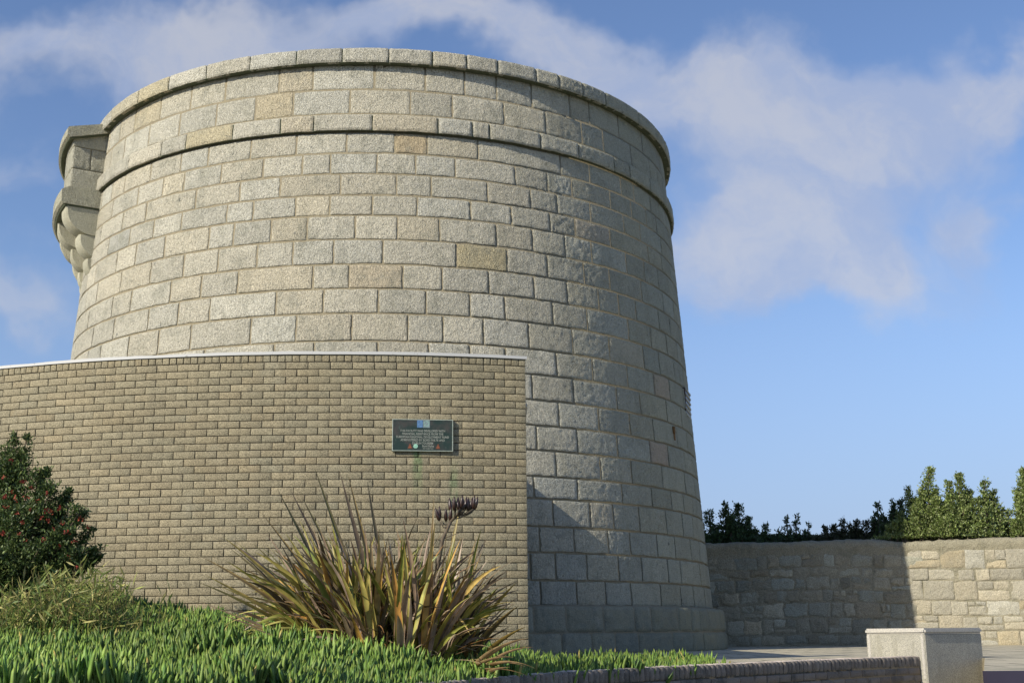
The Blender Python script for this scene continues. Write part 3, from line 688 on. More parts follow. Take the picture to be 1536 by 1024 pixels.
def text(s, x, y, size, m_, parent, name='lettering', sx=1.0):
    cu = bpy.data.curves.new(name, 'FONT'); cu.body = s; cu.size = size; cu.align_x = 'CENTER'; cu.extrude = .0014; cu.offset = .0006
    to = bpy.data.objects.new(name+'_tmp', cu); col.objects.link(to); bpy.context.view_layer.update()
    me = bpy.data.meshes.new_from_object(to.evaluated_get(bpy.context.evaluated_depsgraph_get())); bpy.data.objects.remove(to)
    me.transform(MP @ Matrix.Translation((x, y, .0075)) @ Matrix.Diagonal((sx, 1, 1, 1))); me.materials.clear()
    me.name = name; return link(name, me, m_, parent)
s_ = PH/.34
for i, ln in enumerate(('THIS FACILITY WAS DEVELOPED WITH', 'FINANCIAL ASSISTANCE FROM THE', 'EUROPEAN REGIONAL DEVELOPMENT FUND', 'ADMINISTERED BY BORD FAILTE AND', 'DUBLIN TOURISM')):
    text(ln, 0, (.036-i*.033)*s_, .031, M_letter, plq, sx=.85)
text('Bord Failte', .055, -.125*s_, .030, M_letter, plq, sx=.9); text('Irish Tourist Board', .055, -.146*s_, .015, M_letter, plq, sx=.9)
b_ = Bag(); b_.box(-.058, .0, .078, .160, .006, .0095, M=MP); fl = link('blue_emblem', b_.mesh('blue_emblem', False), M_blue, plq)
text('E', -.03, .098, .055, M_letter, plq, 'emblem_letter')
b_ = Bag(); b_.box(.004, .072, .078, .160, .006, .0085, M=MP); link('grey_emblem', b_.mesh('grey_emblem', False), M_grey, plq)
b_ = Bag()
for k in range(12):
    a = k/12*2*math.pi; cx, cy = .038+.024*math.cos(a), .119+.024*math.sin(a); b_.box(cx-.003, cx+.003, cy-.003, cy+.003, .0085, .010, M=MP)
link('star_ring', b_.mesh('star_ring', False), M_disc, plq)
b_ = Bag(); V = [MP @ Vector((-.072+.023*math.cos(k/24*2*math.pi), -.118*s_+.023*math.sin(k/24*2*math.pi), z)) for z in (.006, .0105) for k in range(24)]+[MP @ Vector((-.072, -.118*s_, .0108))]
b_.add([tuple(v) for v in V], [[k, (k+1) % 24, 24+(k+1) % 24, 24+k] for k in range(24)]+[[24+k, 24+(k+1) % 24, 48, 48] for k in range(24)]); link('disc', b_.mesh('disc', False), M_disc, plq)
for cx in (-.13, .155):
    b_ = Bag(); V = [MP @ Vector(v) for v in ((cx-.022, -.142*s_, .0065), (cx+.022, -.142*s_, .0065), (cx+.002, -.088*s_, .0065), (cx-.022, -.142*s_, .009), (cx+.022, -.142*s_, .009), (cx+.002, -.088*s_, .009))]
    b_.add([tuple(v) for v in V], [[3, 4, 5, 5], [0, 1, 4, 3], [1, 2, 5, 4], [2, 0, 3, 5]]); link('red_mark', b_.mesh('red_mark', False), M_red, plq)

# ------------------------------------------------------------------ low retaining wall with brick-on-edge coping
low = empty('garden_wall', (lowP[600][0], lowP[600][1], -1.3), label='low curved garden wall of dark weathered brick with bricks on edge along its top', cat='wall')
ZL = .035; SH = .112
Bs = []; x = lowL-.02
while x > .1: Bs.append((x-.076, x, ZL-SH, ZL)); x -= .076
lb = Bag(); cpb2 = Bag()
V, Fq, T = blocks(np.array(Bs), 3, 4, .009, .012, .035, lowmap, rough=(.004, 30), bulge=.003, tilt=.006, wob=.003, round_r=.008, cols=brick_cols(len(Bs), .13), seed=7)
cpb2.add(V, Fq); cpb2.T[-1] = T
def topmap(gu, gv, off):
    x = np.interp(gu, lowS, lowP[:, 0]); y = np.interp(gu, lowS, lowP[:, 1]); nx = np.interp(gu, lowS, lowN[:, 0]); ny = np.interp(gu, lowS, lowN[:, 1])
    return np.stack([x-nx*gv, y-ny*gv, ZL+off-.004], -1)
Bt = np.array([(a, b2, .004, .215) for a, b2, _, _ in Bs])
V, Fq, T = blocks(Bt, 3, 5, .009, .012, .03, topmap, rough=(.003, 30), bulge=.004, tilt=.002, wob=.003, round_r=.010, cols=brick_cols(len(Bt), .13)*2.5, seed=8)  # brick tops tinted much lighter, sunlight put into their colour
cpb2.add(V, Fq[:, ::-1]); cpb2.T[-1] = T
Bl = []; z = ZL-SH-.002; row = 0
while z > -1.3:
    x = lowL-.02; first = .2255 if row % 2 else .1128
    while x > .1:
        w = first if x == lowL-.02 else .2255; Bl.append((x-w, x, z-.0755, z)); x -= w
    z -= .0755; row += 1
V, Fq, T = blocks(np.array(Bl), 4, 3, .010, .010, .02, lowmap, rough=(.004, 25), bulge=.002, tilt=.004, wob=.003, round_r=.006, cols=brick_cols(len(Bl), .13), seed=9)
lb.add(V, Fq); lb.T[-1] = T
ii = np.arange(0, len(lowP), 10); n = len(ii)
Pf = np.stack([lowP[ii, 0]-lowN[ii, 0]*.010, lowP[ii, 1]-lowN[ii, 1]*.010], 1); Pb = np.stack([lowP[ii, 0]-lowN[ii, 0]*.205, lowP[ii, 1]-lowN[ii, 1]*.205], 1)
def z3(P, z): return np.concatenate([P, np.full((len(P), 1), z)], 1)
V = np.concatenate([z3(Pf, -1.3), z3(Pf, ZL-.012), z3(Pb, ZL-.012), z3(Pb, -1.3)]); Fq = [[j*n+i, j*n+i+1, (j+1)*n+i+1, (j+1)*n+i] for j in range(3) for i in range(n-1)]
lb.add(V, Fq, (1, 1, 1), 1)
link('wall', lb.mesh('wall'), [M_dbrick, M_bmortar], low); link('coping', cpb2.mesh('coping'), M_dbrick, low)

# ------------------------------------------------------------------ granite pier at the end of it
pier = empty('pier', (pc.x, pc.y, -1.3), label='square speckled granite pier at the right end of the low brick wall', cat='pier')
MPi = Matrix(((dr.x, dl.x, 0, pc.x), (dr.y, dl.y, 0, pc.y), (0, 0, 1, 0), (0, 0, 0, 1)))
def bevelbox(name, x0, x1, y0, y1, z0, z1, m_, parent, bev=.012, M=None):
    import bmesh
    bm = bmesh.new(); bmesh.ops.create_cube(bm, size=1.0)
    for v in bm.verts: v.co = Vector((x0+(v.co.x+.5)*(x1-x0), y0+(v.co.y+.5)*(y1-y0), z0+(v.co.z+.5)*(z1-z0)))
    bmesh.ops.bevel(bm, geom=bm.edges[:], offset=bev, segments=2, affect='EDGES')
    if M is not None: bmesh.ops.transform(bm, matrix=M, verts=bm.verts)
    me = bpy.data.meshes.new(name); bm.to_mesh(me); bm.free(); me.update(); return link(name, me, m_, parent)
bevelbox('shaft', 0, 1.06, 0, .753, -1.32, .262, M_pier, pier, .008, MPi)
bevelbox('cap', -.012, 1.072, -.012, .765, .264, .325, M_piercap, pier, .018, MPi)
for (x0, x1, y0, y1) in ((-.006, .004, .02, .05), (-.006, .004, .70, .735)):
    bevelbox('edge_strip', x0, x1, y0, y1, -.2, .262, M_piercap, pier, .002, MPi)

# ------------------------------------------------------------------ boundary wall behind
bw = empty('boundary_wall', (8.3, 27.2, 0), label='old rubble stone boundary wall with rough cement top, behind the terrace and right of the tower', cat='wall')
def section(name, p0, p1, ztop, rowh, cols_f, mm, cap_h, seed, gap, offs, amp, wobv, wlo, whi):
    p0, p1 = Vector(p0), Vector(p1); L = (p1-p0).length; d = (p1-p0)/L; nn = Vector((d.y, -d.x)); rr = random.Random(seed)
    def zt(u): return np.interp(u/L, *ztop)
    B = []; z = 0.0; zmax = max(ztop[1])
    while z < zmax:
        h = rr.uniform(*rowh); u = 0
        while u < L:
            w = rr.uniform(wlo, whi)
            if rr.random() < .22 and h > .26:
                a = h*rr.uniform(.35, .65); w1 = w*rr.uniform(.4, .6); B += [(u, u+w, z, z+a)]; B += [(u, u+w1, z+a, z+h), (u+w1, u+w, z+a, z+h)]
            else: B.append((u, u+w, z, z+h))
            u += w
        z += h
    B = np.array([q for q in B if q[3] < zt(q[0])-cap_h*.45 and q[1]-q[0] > .06])
    B[:, 2:] += .03*np.sin(B[:, 0:1]*1.3+seed)
    B[:, 0] += RNG.normal(0, .008, len(B)); B[:, 3] -= np.abs(RNG.normal(0, .006, len(B))); B[:, 2] += np.abs(RNG.normal(0, .006, len(B)))
    def mp(gu, gv, off): return np.stack([p0.x+d.x*gu+nn.x*off, p0.y+d.y*gu+nn.y*off, gv+0*gu], -1)
    bag = Bag(); V, Fq, T = blocks(B, 9, 6, gap, .02, .06, mp, rough=(amp, 9), bulge=.005, tilt=offs, wob=wobv, round_r=.009, cols=cols_f(len(B)), seed=seed)
    bag.add(V, Fq); bag.T[-1] = T
    # mortar face as a lumpy sheet with rounded cement top
    nu = int(L/.06); prof = [(0, -.3), *[(-.012, z_) for z_ in np.linspace(0, 1, 26)], (-.05, 1.03), (-.18, 1.045), (-.36, 1.03), (-.46, .98), (-.48, 0)]
    U = np.linspace(0, L, nu)[:, None]; O = np.array([q[0] for q in prof])[None, :]; Zf = np.array([q[1] for q in prof])[None, :]
    zz = Zf*zt(U) + np.where(Zf > .9, .018*vnoise(U*2.3, Zf*0, 0, 4)+.024*vnoise(U*9, O*8, 0, 5)+.012*vnoise(U*24, O*20, 0, 15), 0)
    oo = O - .004 + np.where((Zf > .0), .014*vnoise(U*3, zz*3, 0, 6)+.010*vnoise(U*9, zz*9, 0, 7), 0)
    face_cap = np.clip((zz-(zt(U)-cap_h))/.05, 0, 1)*(O > -.1); oo = oo + face_cap*(.035+.016*vnoise(U*6, zz*8, 0, 8))
    X = np.stack([p0.x+d.x*U+nn.x*oo, p0.y+d.y*U+nn.y*oo, zz], -1); m_ = len(prof)
    idx = np.arange(nu*m_).reshape(nu, m_); q = np.stack([idx[:-1, :-1], idx[1:, :-1], idx[1:, 1:], idx[:-1, 1:]], -1).reshape(-1, 4)
    bag.add(X.reshape(-1, 3), q, (1, 1, 1), 1)
    link(name, bag.mesh(name), [mm, M_render], bw)
def cols_sun(n):
    v = RNG.normal(1.0, .10, n); w = RNG.choice([0, .03, .08, -.03], n, p=[.5, .3, .1, .1]); return np.stack([v*(1+w), v, v*(1-w*1.7)], 1)
def cols_dark(n):
    v = RNG.normal(1.0, .13, n); w = RNG.normal(0, .04, n); return np.stack([v*(1+w), v, v*(1-w)], 1)
cnr = (8.30, 27.20)
section('mortared_section', (3.3, 28.6), cnr, ([0, .35, .9, 1.0], [2.14, 2.135, 2.12, 2.04]), (.19, .36), cols_dark, M_rubd, .13, 4, .030, .010, .011, .032, .20, .52)
section('squared_section', cnr, (16.5, 24.6), ([0, .05, .3, 1.0], [2.04, 2.06, 2.10, 2.16]), (.22, .42), cols_sun, M_rub, .16, 9, .016, .007, .008, .012, .25, .66)

# ------------------------------------------------------------------ vegetation helpers
def rot_frames(D):
    D = D/np.linalg.norm(D, axis=1, keepdims=True); A = np.cross(D, np.array([.13, .27, .95])); A /= np.linalg.norm(A, axis=1, keepdims=True); return D, A, np.cross(D, A)
def leaf_quads(P, D, L, Wd, T, roll=None, fold=.25):
    """one folded leaf of 2 quads per entry: P base, D direction"""
    n = len(P); D, A, Bn = rot_frames(D)
    if roll is None: roll = RNG.uniform(0, 2*np.pi, n)
    S_ = A*np.cos(roll)[:, None]+Bn*np.sin(roll)[:, None]; N_ = np.cross(D, S_)
    L = L[:, None]; Wd = Wd[:, None]
    V = np.stack([P, P+D*L*.5+S_*Wd*.5+N_*Wd*fold, P+D*L+N_*L*.08, P+D*L*.5-S_*Wd*.5+N_*Wd*fold, P+D*L*.45], 1)
    Fq = np.array([[0, 1, 2, 4], [0, 4, 2, 3]])[None]+(np.arange(n)*5)[:, None, None]
    return V.reshape(-1, 3), Fq.reshape(-1, 4), np.repeat(T, 5, 0)
def tints(n, cols, sd=.15):
    c = np.array(cols)[RNG.integers(0, len(cols), n)]; return c*RNG.normal(1, sd, (n, 1)).clip(.5, 1.6)
def behind_wall(P_):
    x, y, z = P_[:, 0], P_[:, 1], P_[:, 2]
    yw = np.where(x > 8.3, 27.2-(x-8.3)*2.6/8.2, 27.2+(8.3-x)*1.4/5.0)
    return (y > yw+.55) | ((z > 2.22) & (y > yw-.05))
def bush(name, label, cat, base, shoots, leaf_cols, lsize, density, stem_r=.05, group=None, mat_=M_leaf, spread=.22, cone=1.5):
    """shoots: (tip xyz, radius at foot). Leaves sit on many twigs round every shoot; trunk and limbs are real."""
    root = empty(name, tuple(base), label=label, cat=cat, group=group); tb = Bag(); fb = Bag(); base = Vector(base)
    for tip, rad in shoots:
        tip = Vector(tip); ax_ = tip-base; L = ax_.length
        k1 = base.lerp(Vector((tip.x, tip.y, base.z)), .55)+Vector((0, 0, ax_.z*.35)); pts = []
        for s in np.linspace(0, 1, 7): pts.append(base*(1-s)**2+k1*2*s*(1-s)+tip*s*s)
        tb.tube(pts, [stem_r*(1-.85*s)+.004 for s in np.linspace(0, 1, 7)], 6)
        C = np.array([tuple(p_) for p_ in pts]); ntw = int(density*L*(.4+rad))
        s = RNG.uniform(.18, 1.0, ntw)**.8; ci = np.stack([np.interp(s, np.linspace(0, 1, 7), C[:, j]) for j in range(3)], 1)
        ph = RNG.uniform(0, 2*np.pi, ntw)
        rl = rad*np.minimum(.34+4.2*(1.0-s)*L/3.5, cone)*(1+.60*vnoise(s*9, ph*1.3+tip.x*3, 0, 5))*(.30+.70*RNG.uniform(0, 1, ntw))
        td = np.stack([np.cos(ph), np.sin(ph), RNG.uniform(.35, 1.3, ntw)], 1); td /= np.linalg.norm(td, axis=1, keepdims=True)
        ends = ci+td*rl[:, None]*np.array([1, 1, .8]); nl = 9
        u = RNG.uniform(.35, 1.08, (ntw, nl, 1)); Pp = (ci[:, None]*(1-u)+ends[:, None]*u+RNG.normal(0, lsize*.35, (ntw, nl, 3))).reshape(-1, 3)
        Dd = (td[:, None]*.7+RNG.normal(0, .6, (ntw, nl, 3))+np.array([0, 0, .35])).reshape(-1, 3)
        tone = np.repeat(RNG.normal(1, .18, ntw).clip(.6, 1.5), nl)[:, None]
        if cone > 2: kp = behind_wall(Pp); Pp, Dd, tone = Pp[kp], Dd[kp], tone[kp]
        n = len(Pp)
        if n == 0: continue
        V, Fq, T = leaf_quads(Pp, Dd, RNG.uniform(.7, 1.3, n)*lsize, RNG.uniform(.4, .6, n)*lsize, tints(n, leaf_cols)*tone)
        fb.add(V, Fq); fb.T[-1] = T
    link('stems', tb.mesh('stems'), M_stem, root); link('foliage', fb.mesh('foliage'), mat_, root); return root

# shrubs behind the boundary wall (tips surveyed in the photograph, planted just behind the wall)
shade_leaf = [(.075, .12, .042), (.10, .15, .05), (.055, .09, .036)]; lt = [(.17, .23, .06), (.23, .28, .09), (.13, .18, .05), (.27, .31, .13)]; shade_leaf_blue = [(.07, .11, .055), (.09, .13, .065)]  # dark and bluish sets carry the tower's shade in the leaf colour
def tips(lst, Y): return [(tuple(at_y(x, y, Y+dy)), r) for x, y, r, dy in lst]
def shrub(name, label, Y, px, lst, cols, ls, dens, cat='shrub', group='shrubs behind the boundary wall'):
    rs = random.Random(px); ex_ = []
    for (x, y, r_, dy) in lst:
        for k in range(4): ex_.append((x+rs.uniform(-1, 1)*r_*80, min(y+rs.uniform(12, 60), 806), r_*rs.uniform(.5, 1.0), dy+rs.uniform(-.15, .2)))
    lst = [(x, y, r_*.85, dy) for x, y, r_, dy in lst]+ex_
    bz = at_y(px, 940, Y); return bush(name, label, cat, (bz.x, Y, 0), tips(lst, Y), cols, ls, dens*.95, .045, group, cone=2.3)
shrub('evergreen_shrub', 'tall dark shrub behind the boundary wall, the one right beside the tower', 30.0, 1088, [(1063, 768, .30, 0), (1074, 790, .34, .3), (1088, 757, .34, 0), (1097, 775, .3, -.2), (1108, 758, .34, .1), (1121, 777, .26, 0), (1129, 797, .2, 0), (1076, 800, .3, -.3), (1092, 790, .5, .1), (1112, 792, .5, .1), (1125, 802, .4, .1)], shade_leaf, .062, 130)
shrub('evergreen_shrub', 'smallest dark sprig showing above the boundary wall, second plant from the tower', 29.6, 1143, [(1134, 795, .17, 0), (1148, 788, .20, 0), (1141, 805, .22, .1), (1158, 806, .18, .1)], shade_leaf, .058, 110)
shrub('evergreen_shrub', 'loose see-through shrub with two thin tips behind the boundary wall, third from the tower', 29.4, 1188, [(1180, 775, .22, 0), (1194, 772, .24, 0), (1186, 797, .25, .1), (1207, 797, .16, 0), (1172, 801, .18, .1), (1160, 804, .4, .1), (1200, 804, .5, .2), (1216, 805, .4, .1)], shade_leaf+shade_leaf_blue, .058, 85)
shrub('evergreen_shrub', 'low wide rounded blackish shrub behind the middle of the boundary wall', 29.0, 1268, [(1228, 803, .22, 0), (1238, 791, .24, 0), (1250, 790, .30, .1), (1264, 780, .28, 0), (1275, 789, .34, 0), (1286, 781, .30, 0), (1300, 783, .34, .1), (1312, 786, .3, 0), (1240, 802, .5, .1), (1262, 798, .55, .1), (1290, 796, .55, .1), (1310, 798, .5, .1)], [(.060, .075, .032), (.085, .09, .045), (.05, .065, .032)], .055, 150)
shrub('evergreen_shrub', 'bluish dark shrub with pointed shoots left of the bright green one', 28.9, 1330, [(1316, 757, .22, 0), (1325, 775, .30, .1), (1340, 753, .26, 0), (1351, 750, .24, 0), (1335, 785, .3, -.1), (1356, 775, .3, 0)], shade_leaf_blue+shade_leaf, .060, 130)
shrub('bright_shrub', 'bright green shrub with the tallest pointed top behind the sunlit wall', 27.62, 1385, [(1347, 768, .26, -.1), (1362, 731, .26, 0), (1371, 760, .34, -.1), (1383, 735, .26, .1), (1393, 704, .30, 0), (1405, 735, .3, 0), (1357, 785, .5, -.2), (1378, 770, .6, -.2), (1398, 765, .6, -.2), (1410, 775, .5, -.2)], lt, .060, 170, 'shrub')
shrub('bright_shrub', 'bright green twin-topped shrub in the middle of the sunlit group behind the wall', 27.55, 1432, [(1413, 765, .34, -.1), (1424, 724, .26, 0), (1439, 712, .30, 0), (1449, 738, .28, .1), (1433, 775, .38, -.2), (1459, 752, .26, 0), (1420, 760, .6, -.2), (1445, 765, .6, -.2), (1465, 780, .5, -.2)], lt, .060, 170, 'shrub')
shrub('bright_shrub', 'green shrub with drooping right side at the right of the sunlit group behind the wall', 27.4, 1482, [(1466, 748, .26, 0), (1477, 722, .28, 0), (1492, 752, .30, 0), (1503, 764, .26, 0), (1514, 768, .22, 0), (1484, 780, .38, -.1), (1512, 795, .24, -.1), (1525, 798, .2, 0), (1480, 765, .55, -.2), (1500, 780, .5, -.2)], lt+shade_leaf_blue[:1], .060, 150, 'shrub')
shrub('bright_shrub', 'pale green shrub cut off by the right edge of the photo, behind the wall', 27.1, 1562, [(1533, 706, .30, 0), (1545, 720, .32, .1), (1531, 745, .28, -.1), (1556, 700, .34, 0), (1575, 720, .36, 0), (1540, 770, .28, -.1), (1590, 745, .36, 0)], lt, .060, 160, 'shrub')

# planting bed surface
def bed_z(x, y):
    """height of the planted bank in front of the brick wall"""
    x = np.asarray(x, float); y = np.asarray(y, float)
    back = np.interp(x, [-9, -5.5, -4.0, -2.6, -1.0, .2, 1.5, 4], [.85, .72, .60, .44, .20, -.04, -.09, -.10])
    f = np.clip((y-6.2)/(12.6-6.2), 0, 1)
    front = np.interp(x, [-.35, 0.45], [.02, -.09])
    return front*(1-f)+back*f + .04*np.sin(x*1.7+y*.9)*np.sin(y*1.1-x*.6)
def inside_bed(x, y, pad=.16):
    """left of / behind the low wall and in front of the brick wall"""
    d = np.full(x.shape, 1e9); sgn = np.zeros(x.shape)
    for i in range(0, len(lowP), 12):
        dd = (x-lowP[i, 0])**2+(y-lowP[i, 1])**2; m_ = dd < d; d = np.where(m_, dd, d)
        s_ = -((x-lowP[i, 0])*lowN[i, 0]+(y-lowP[i, 1])*lowN[i, 1]); sgn = np.where(m_, s_, sgn)
    ok = (sgn > pad)
    rb_ = np.hypot(x-BC.x, y-BC.y); ok &= (rb_ > BR+.03) | (x > ex+.03)
    # terrace edge of the bed, right of the building
    ok &= (x < ex+.03) | (y < 13.15-(x-.14)*.12) & (x < 1.80+.12*np.sin(y*7)) & (y < 12.9)
    return ok & (x > -8.5)
gx_, gy_ = np.meshgrid(np.arange(-8.5, 2.6, .08), np.arange(5.0, 13.9, .08)); zz = bed_z(gx_, gy_)-.09+.02*vnoise(gx_*5, gy_*5, 0, 3)
okc = inside_bed(gx_, gy_, .02); idx = np.arange(gx_.size).reshape(gx_.shape)
cell = okc[:-1, :-1] & okc[1:, :-1] & okc[:-1, 1:] & okc[1:, 1:]
q = np.stack([idx[:-1, :-1], idx[:-1, 1:], idx[1:, 1:], idx[1:, :-1]], -1)[cell]
link('soil', npmesh('soil', np.stack([gx_, gy_, zz], -1).reshape(-1, 3), q), M_soil, kind='structure')

# ice plant: fleshy three-sided leaves in upright tufts covering the bed
N = 13500
px_ = RNG.uniform(-6.6, 2.5, N*2); py_ = 5.5+7.8*RNG.uniform(0, 1, N*2)**.85
inview = np.abs(px_/py_+.0) < .47
ok = inside_bed(px_, py_, .03) & inview; px_, py_ = px_[ok][:N], py_[ok][:N]
lump = .11*vnoise(px_*2.2, py_*2.2, 0, 21)+.04*vnoise(px_*6, py_*6, 0, 22)
pz_ = bed_z(px_, py_)-.03+lump
# thinner towards the shaded strip at the foot of the wall
nt = len(px_); per = 6
shoot = RNG.normal(0, .22, (nt, 2)); Ps = []; 
base = np.stack([px_, py_, pz_], 1)
ph = RNG.uniform(0, 2*np.pi, (nt, per)); el = RNG.uniform(.06, .50, (nt, per))
D = np.stack([np.cos(ph)*np.sin(el)+shoot[:, None, 0], np.sin(ph)*np.sin(el)+shoot[:, None, 1], np.cos(el)], -1).reshape(-1, 3); D /= np.linalg.norm(D, axis=1, keepdims=True)
Pb = np.repeat(base, per, 0)+RNG.normal(0, .008, (nt*per, 3)); n = len(Pb); Ln = RNG.uniform(.075, .15, n)*np.repeat(RNG.uniform(.75, 1.25, nt), per); Wn = RNG.uniform(.0095, .0165, n)
D, A, Bn = rot_frames(D); rows = []
cur = np.array([0, 0, 1.0])
for s, wf in ((0, .8), (.45, 1.0), (.82, .75)):
    cen = Pb+D*(Ln*s)[:, None]+cur*(Ln*s*s*.18)[:, None]
    for k in range(3):
        a = 2*np.pi*k/3; rows.append(cen+(A*math.cos(a)+Bn*math.sin(a))*(Wn*wf)[:, None])
tipp = Pb+D*Ln[:, None]+cur*(Ln*.18)[:, None]; rows.append(tipp)
V = np.stack(rows, 1).reshape(-1, 3)
fq = [[r*3+k, r*3+(k+1) % 3, (r+1)*3+(k+1) % 3, (r+1)*3+k] for r in range(2) for k in range(3)]+[[6+k, 6+(k+1) % 3, 9, 9] for k in range(3)]
Fq = (np.array(fq)[None]+(np.arange(n)*10)[:, None, None]).reshape(-1, 4)
patch = np.repeat(vnoise(px_*.9, py_*.9, 0, 31), per)[:, None]
T = tints(n, [(.12, .21, .038), (.16, .26, .052), (.075, .15, .032), (.21, .30, .075)], .12)*(1+.30*patch)
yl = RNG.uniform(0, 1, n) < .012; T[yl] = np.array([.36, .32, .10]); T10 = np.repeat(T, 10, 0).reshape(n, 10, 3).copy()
T10[:, 9] *= np.array([1.5, 1.25, 1.1]); T10[:, :3] *= .45  # tips reddened; leaf feet darkened, shade of the gaps put into the colour
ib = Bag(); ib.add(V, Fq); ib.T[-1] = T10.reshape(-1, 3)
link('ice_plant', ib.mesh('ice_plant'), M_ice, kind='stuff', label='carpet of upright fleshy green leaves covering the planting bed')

# ------------------------------------------------------------------ flax (sword-leaved clump) in the middle of the bed
def sword(bag, p0, az, lean, L, w, droop, tcol, edge, bend=0.0, seg=12, twist=0.):
    """a keeled strap leaf: azimuth, lean from vertical, droop = extra curvature outwards"""
    p = Vector(p0); V = []; Tt = []; dirh = Vector((math.cos(az), math.sin(az), 0)); a = lean
    for i in range(seg+1):
        s = i/seg; d = dirh*math.sin(a)+Vector((0, 0, math.cos(a))); side0 = Vector((-dirh.y, dirh.x, 0))
        nrm_ = side0.cross(d); tw = twist*s; side = side0*math.cos(tw)+nrm_*math.sin(tw); nrm_ = side.cross(d)
        ww = w*(min(1, .55+s*1.3))*(1-max(0, (s-.45)/.55)**1.7)*.5+.0008
        V += [p+side*ww+nrm_*ww*.55, p+side*ww*.80+nrm_*ww*.42, p, p-side*ww*.80+nrm_*ww*.42, p-side*ww+nrm_*ww*.55]
        tipd = 1 - .35*max(0, s-.75)/.25
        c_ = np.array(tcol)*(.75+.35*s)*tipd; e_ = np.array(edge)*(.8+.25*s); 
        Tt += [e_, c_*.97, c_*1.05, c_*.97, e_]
        p = p+d*(L/seg); a += droop/seg*(1+1.2*s) + (bend if abs(i-int(seg*.6)) < 1 else 0)
    if p.x/p.y > .012 or p.x/p.y < -.235: return      # no leaf reaches that far sideways
    Fq = [[i*5+j, i*5+j+1, (i+1)*5+j+1, (i+1)*5+j] for i in range(seg) for j in range(4)]
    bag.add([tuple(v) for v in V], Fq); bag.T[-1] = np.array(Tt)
FY = 9.0
def bedpt(px, Y):
    v = at_y(px, 940, Y); return Vector((v.x, Y, float(bed_z(v.x, Y))-.05))
fb0 = bedpt(598, FY)
flax = empty('flax_plant', tuple(fb0), label='large spiky clump of bronze and olive sword leaves in the bed before the brick wall', cat='plant')
lvb = Bag(); dvb = Bag()
bronze = [(.26, .18, .12), (.33, .24, .17), (.18, .14, .085), (.40, .30, .22), (.12, .09, .055)]; olive = [(.27, .28, .06), (.36, .34, .09), (.19, .23, .06), (.44, .38, .11)]; gold = [(.55, .33, .08), (.56, .40, .13), (.40, .21, .055)]
rr = random.Random(5)
fans = []
for k in range(104):
    cx = rr.gauss(545, 42) if rr.random() < .6 else rr.gauss(640, 32); cy = FY+rr.gauss(0, .20); fans.append((min(max(cx, 462), 682), cy))
for (cx, cy) in fans:
    b0 = bedpt(cx, cy); off = (cx-585)/130; fa = rr.uniform(0, math.pi); nl = rr.randint(6, 9)
    for j in range(nl):
        sgn = 1 if j % 2 else -1; az = fa+(math.pi if sgn < 0 else 0)+rr.gauss(0, .35)
        lean = abs(rr.gauss(.24, .17))+.02
        dx, dy = math.cos(az)*math.sin(lean)+off*(.42 if off < 0 else .20)+rr.gauss(0, .05), math.sin(az)*math.sin(lean)*.8-.10
        az2 = math.atan2(dy, dx); l2 = min(1.15 if off < .2 else .75, math.hypot(dx, dy)*1.7)
        L = (1-.22*max(0, off))*rr.uniform(.48, 1.02)*(1.0 if l2 < .5 else 1.1)
        if abs(off) < .8 and rr.random() < .10: L = rr.uniform(.95, 1.12)
        tc = rr.choice(bronze if rr.random() < .58 else olive); ed = rr.choice(gold) if rr.random() < .5 else np.array(tc)*1.25
        if off < -.3 and rr.random() < .45: tc = rr.choice(olive)
        if rr.random() < .07: tc = rr.choice(gold)
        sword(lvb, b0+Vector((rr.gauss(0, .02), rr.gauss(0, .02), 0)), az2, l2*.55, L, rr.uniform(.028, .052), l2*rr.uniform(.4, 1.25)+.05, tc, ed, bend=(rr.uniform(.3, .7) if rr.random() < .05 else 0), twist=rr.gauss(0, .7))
# long outer leaves seen reaching left and right, tips surveyed
def reach(bx, by, tx, ty, Yt, w, tc, ed, sag=.12, bag=lvb):
    p0 = bedpt(bx, by); p2 = at_y(tx, ty, Yt); p1 = p0.lerp(p2, .5)+Vector((0, 0, sag)); V = []; Tt = []; seg = 14
    for i in range(seg+1):
        s = i/seg; p = p0*(1-s)**2+p1*2*s*(1-s)+p2*s*s; d = ((p1-p0)*(1-s)+(p2-p1)*s).normalized()
        side = d.cross(Vector((0, -.35, 1))).normalized(); side = (side+Vector((0, 0, .8))).normalized() if abs(d.z) < .7 else side
        side = (side-d*side.dot(d)).normalized(); nn_ = side.cross(d)
        ww = w*(min(1, .5+s*1.4))*(1-max(0, (s-.4)/.6)**1.6)*.5+.001
        V += [p+side*ww+nn_*ww*.4, p, p-side*ww+nn_*ww*.4]; c_ = np.array(tc)*(.8+.3*s); Tt += [np.array(ed), c_, np.array(ed)*.9]
    Fq = [[i*3+j, i*3+j+1, (i+1)*3+j+1, (i+1)*3+j] for i in range(seg) for j in range(2)]
    bag.add([tuple(v) for v in V], Fq); bag.T[-1] = np.array(Tt)
O1, G1, B1 = (.16, .15, .04), (.36, .25, .07), (.12, .09, .06)
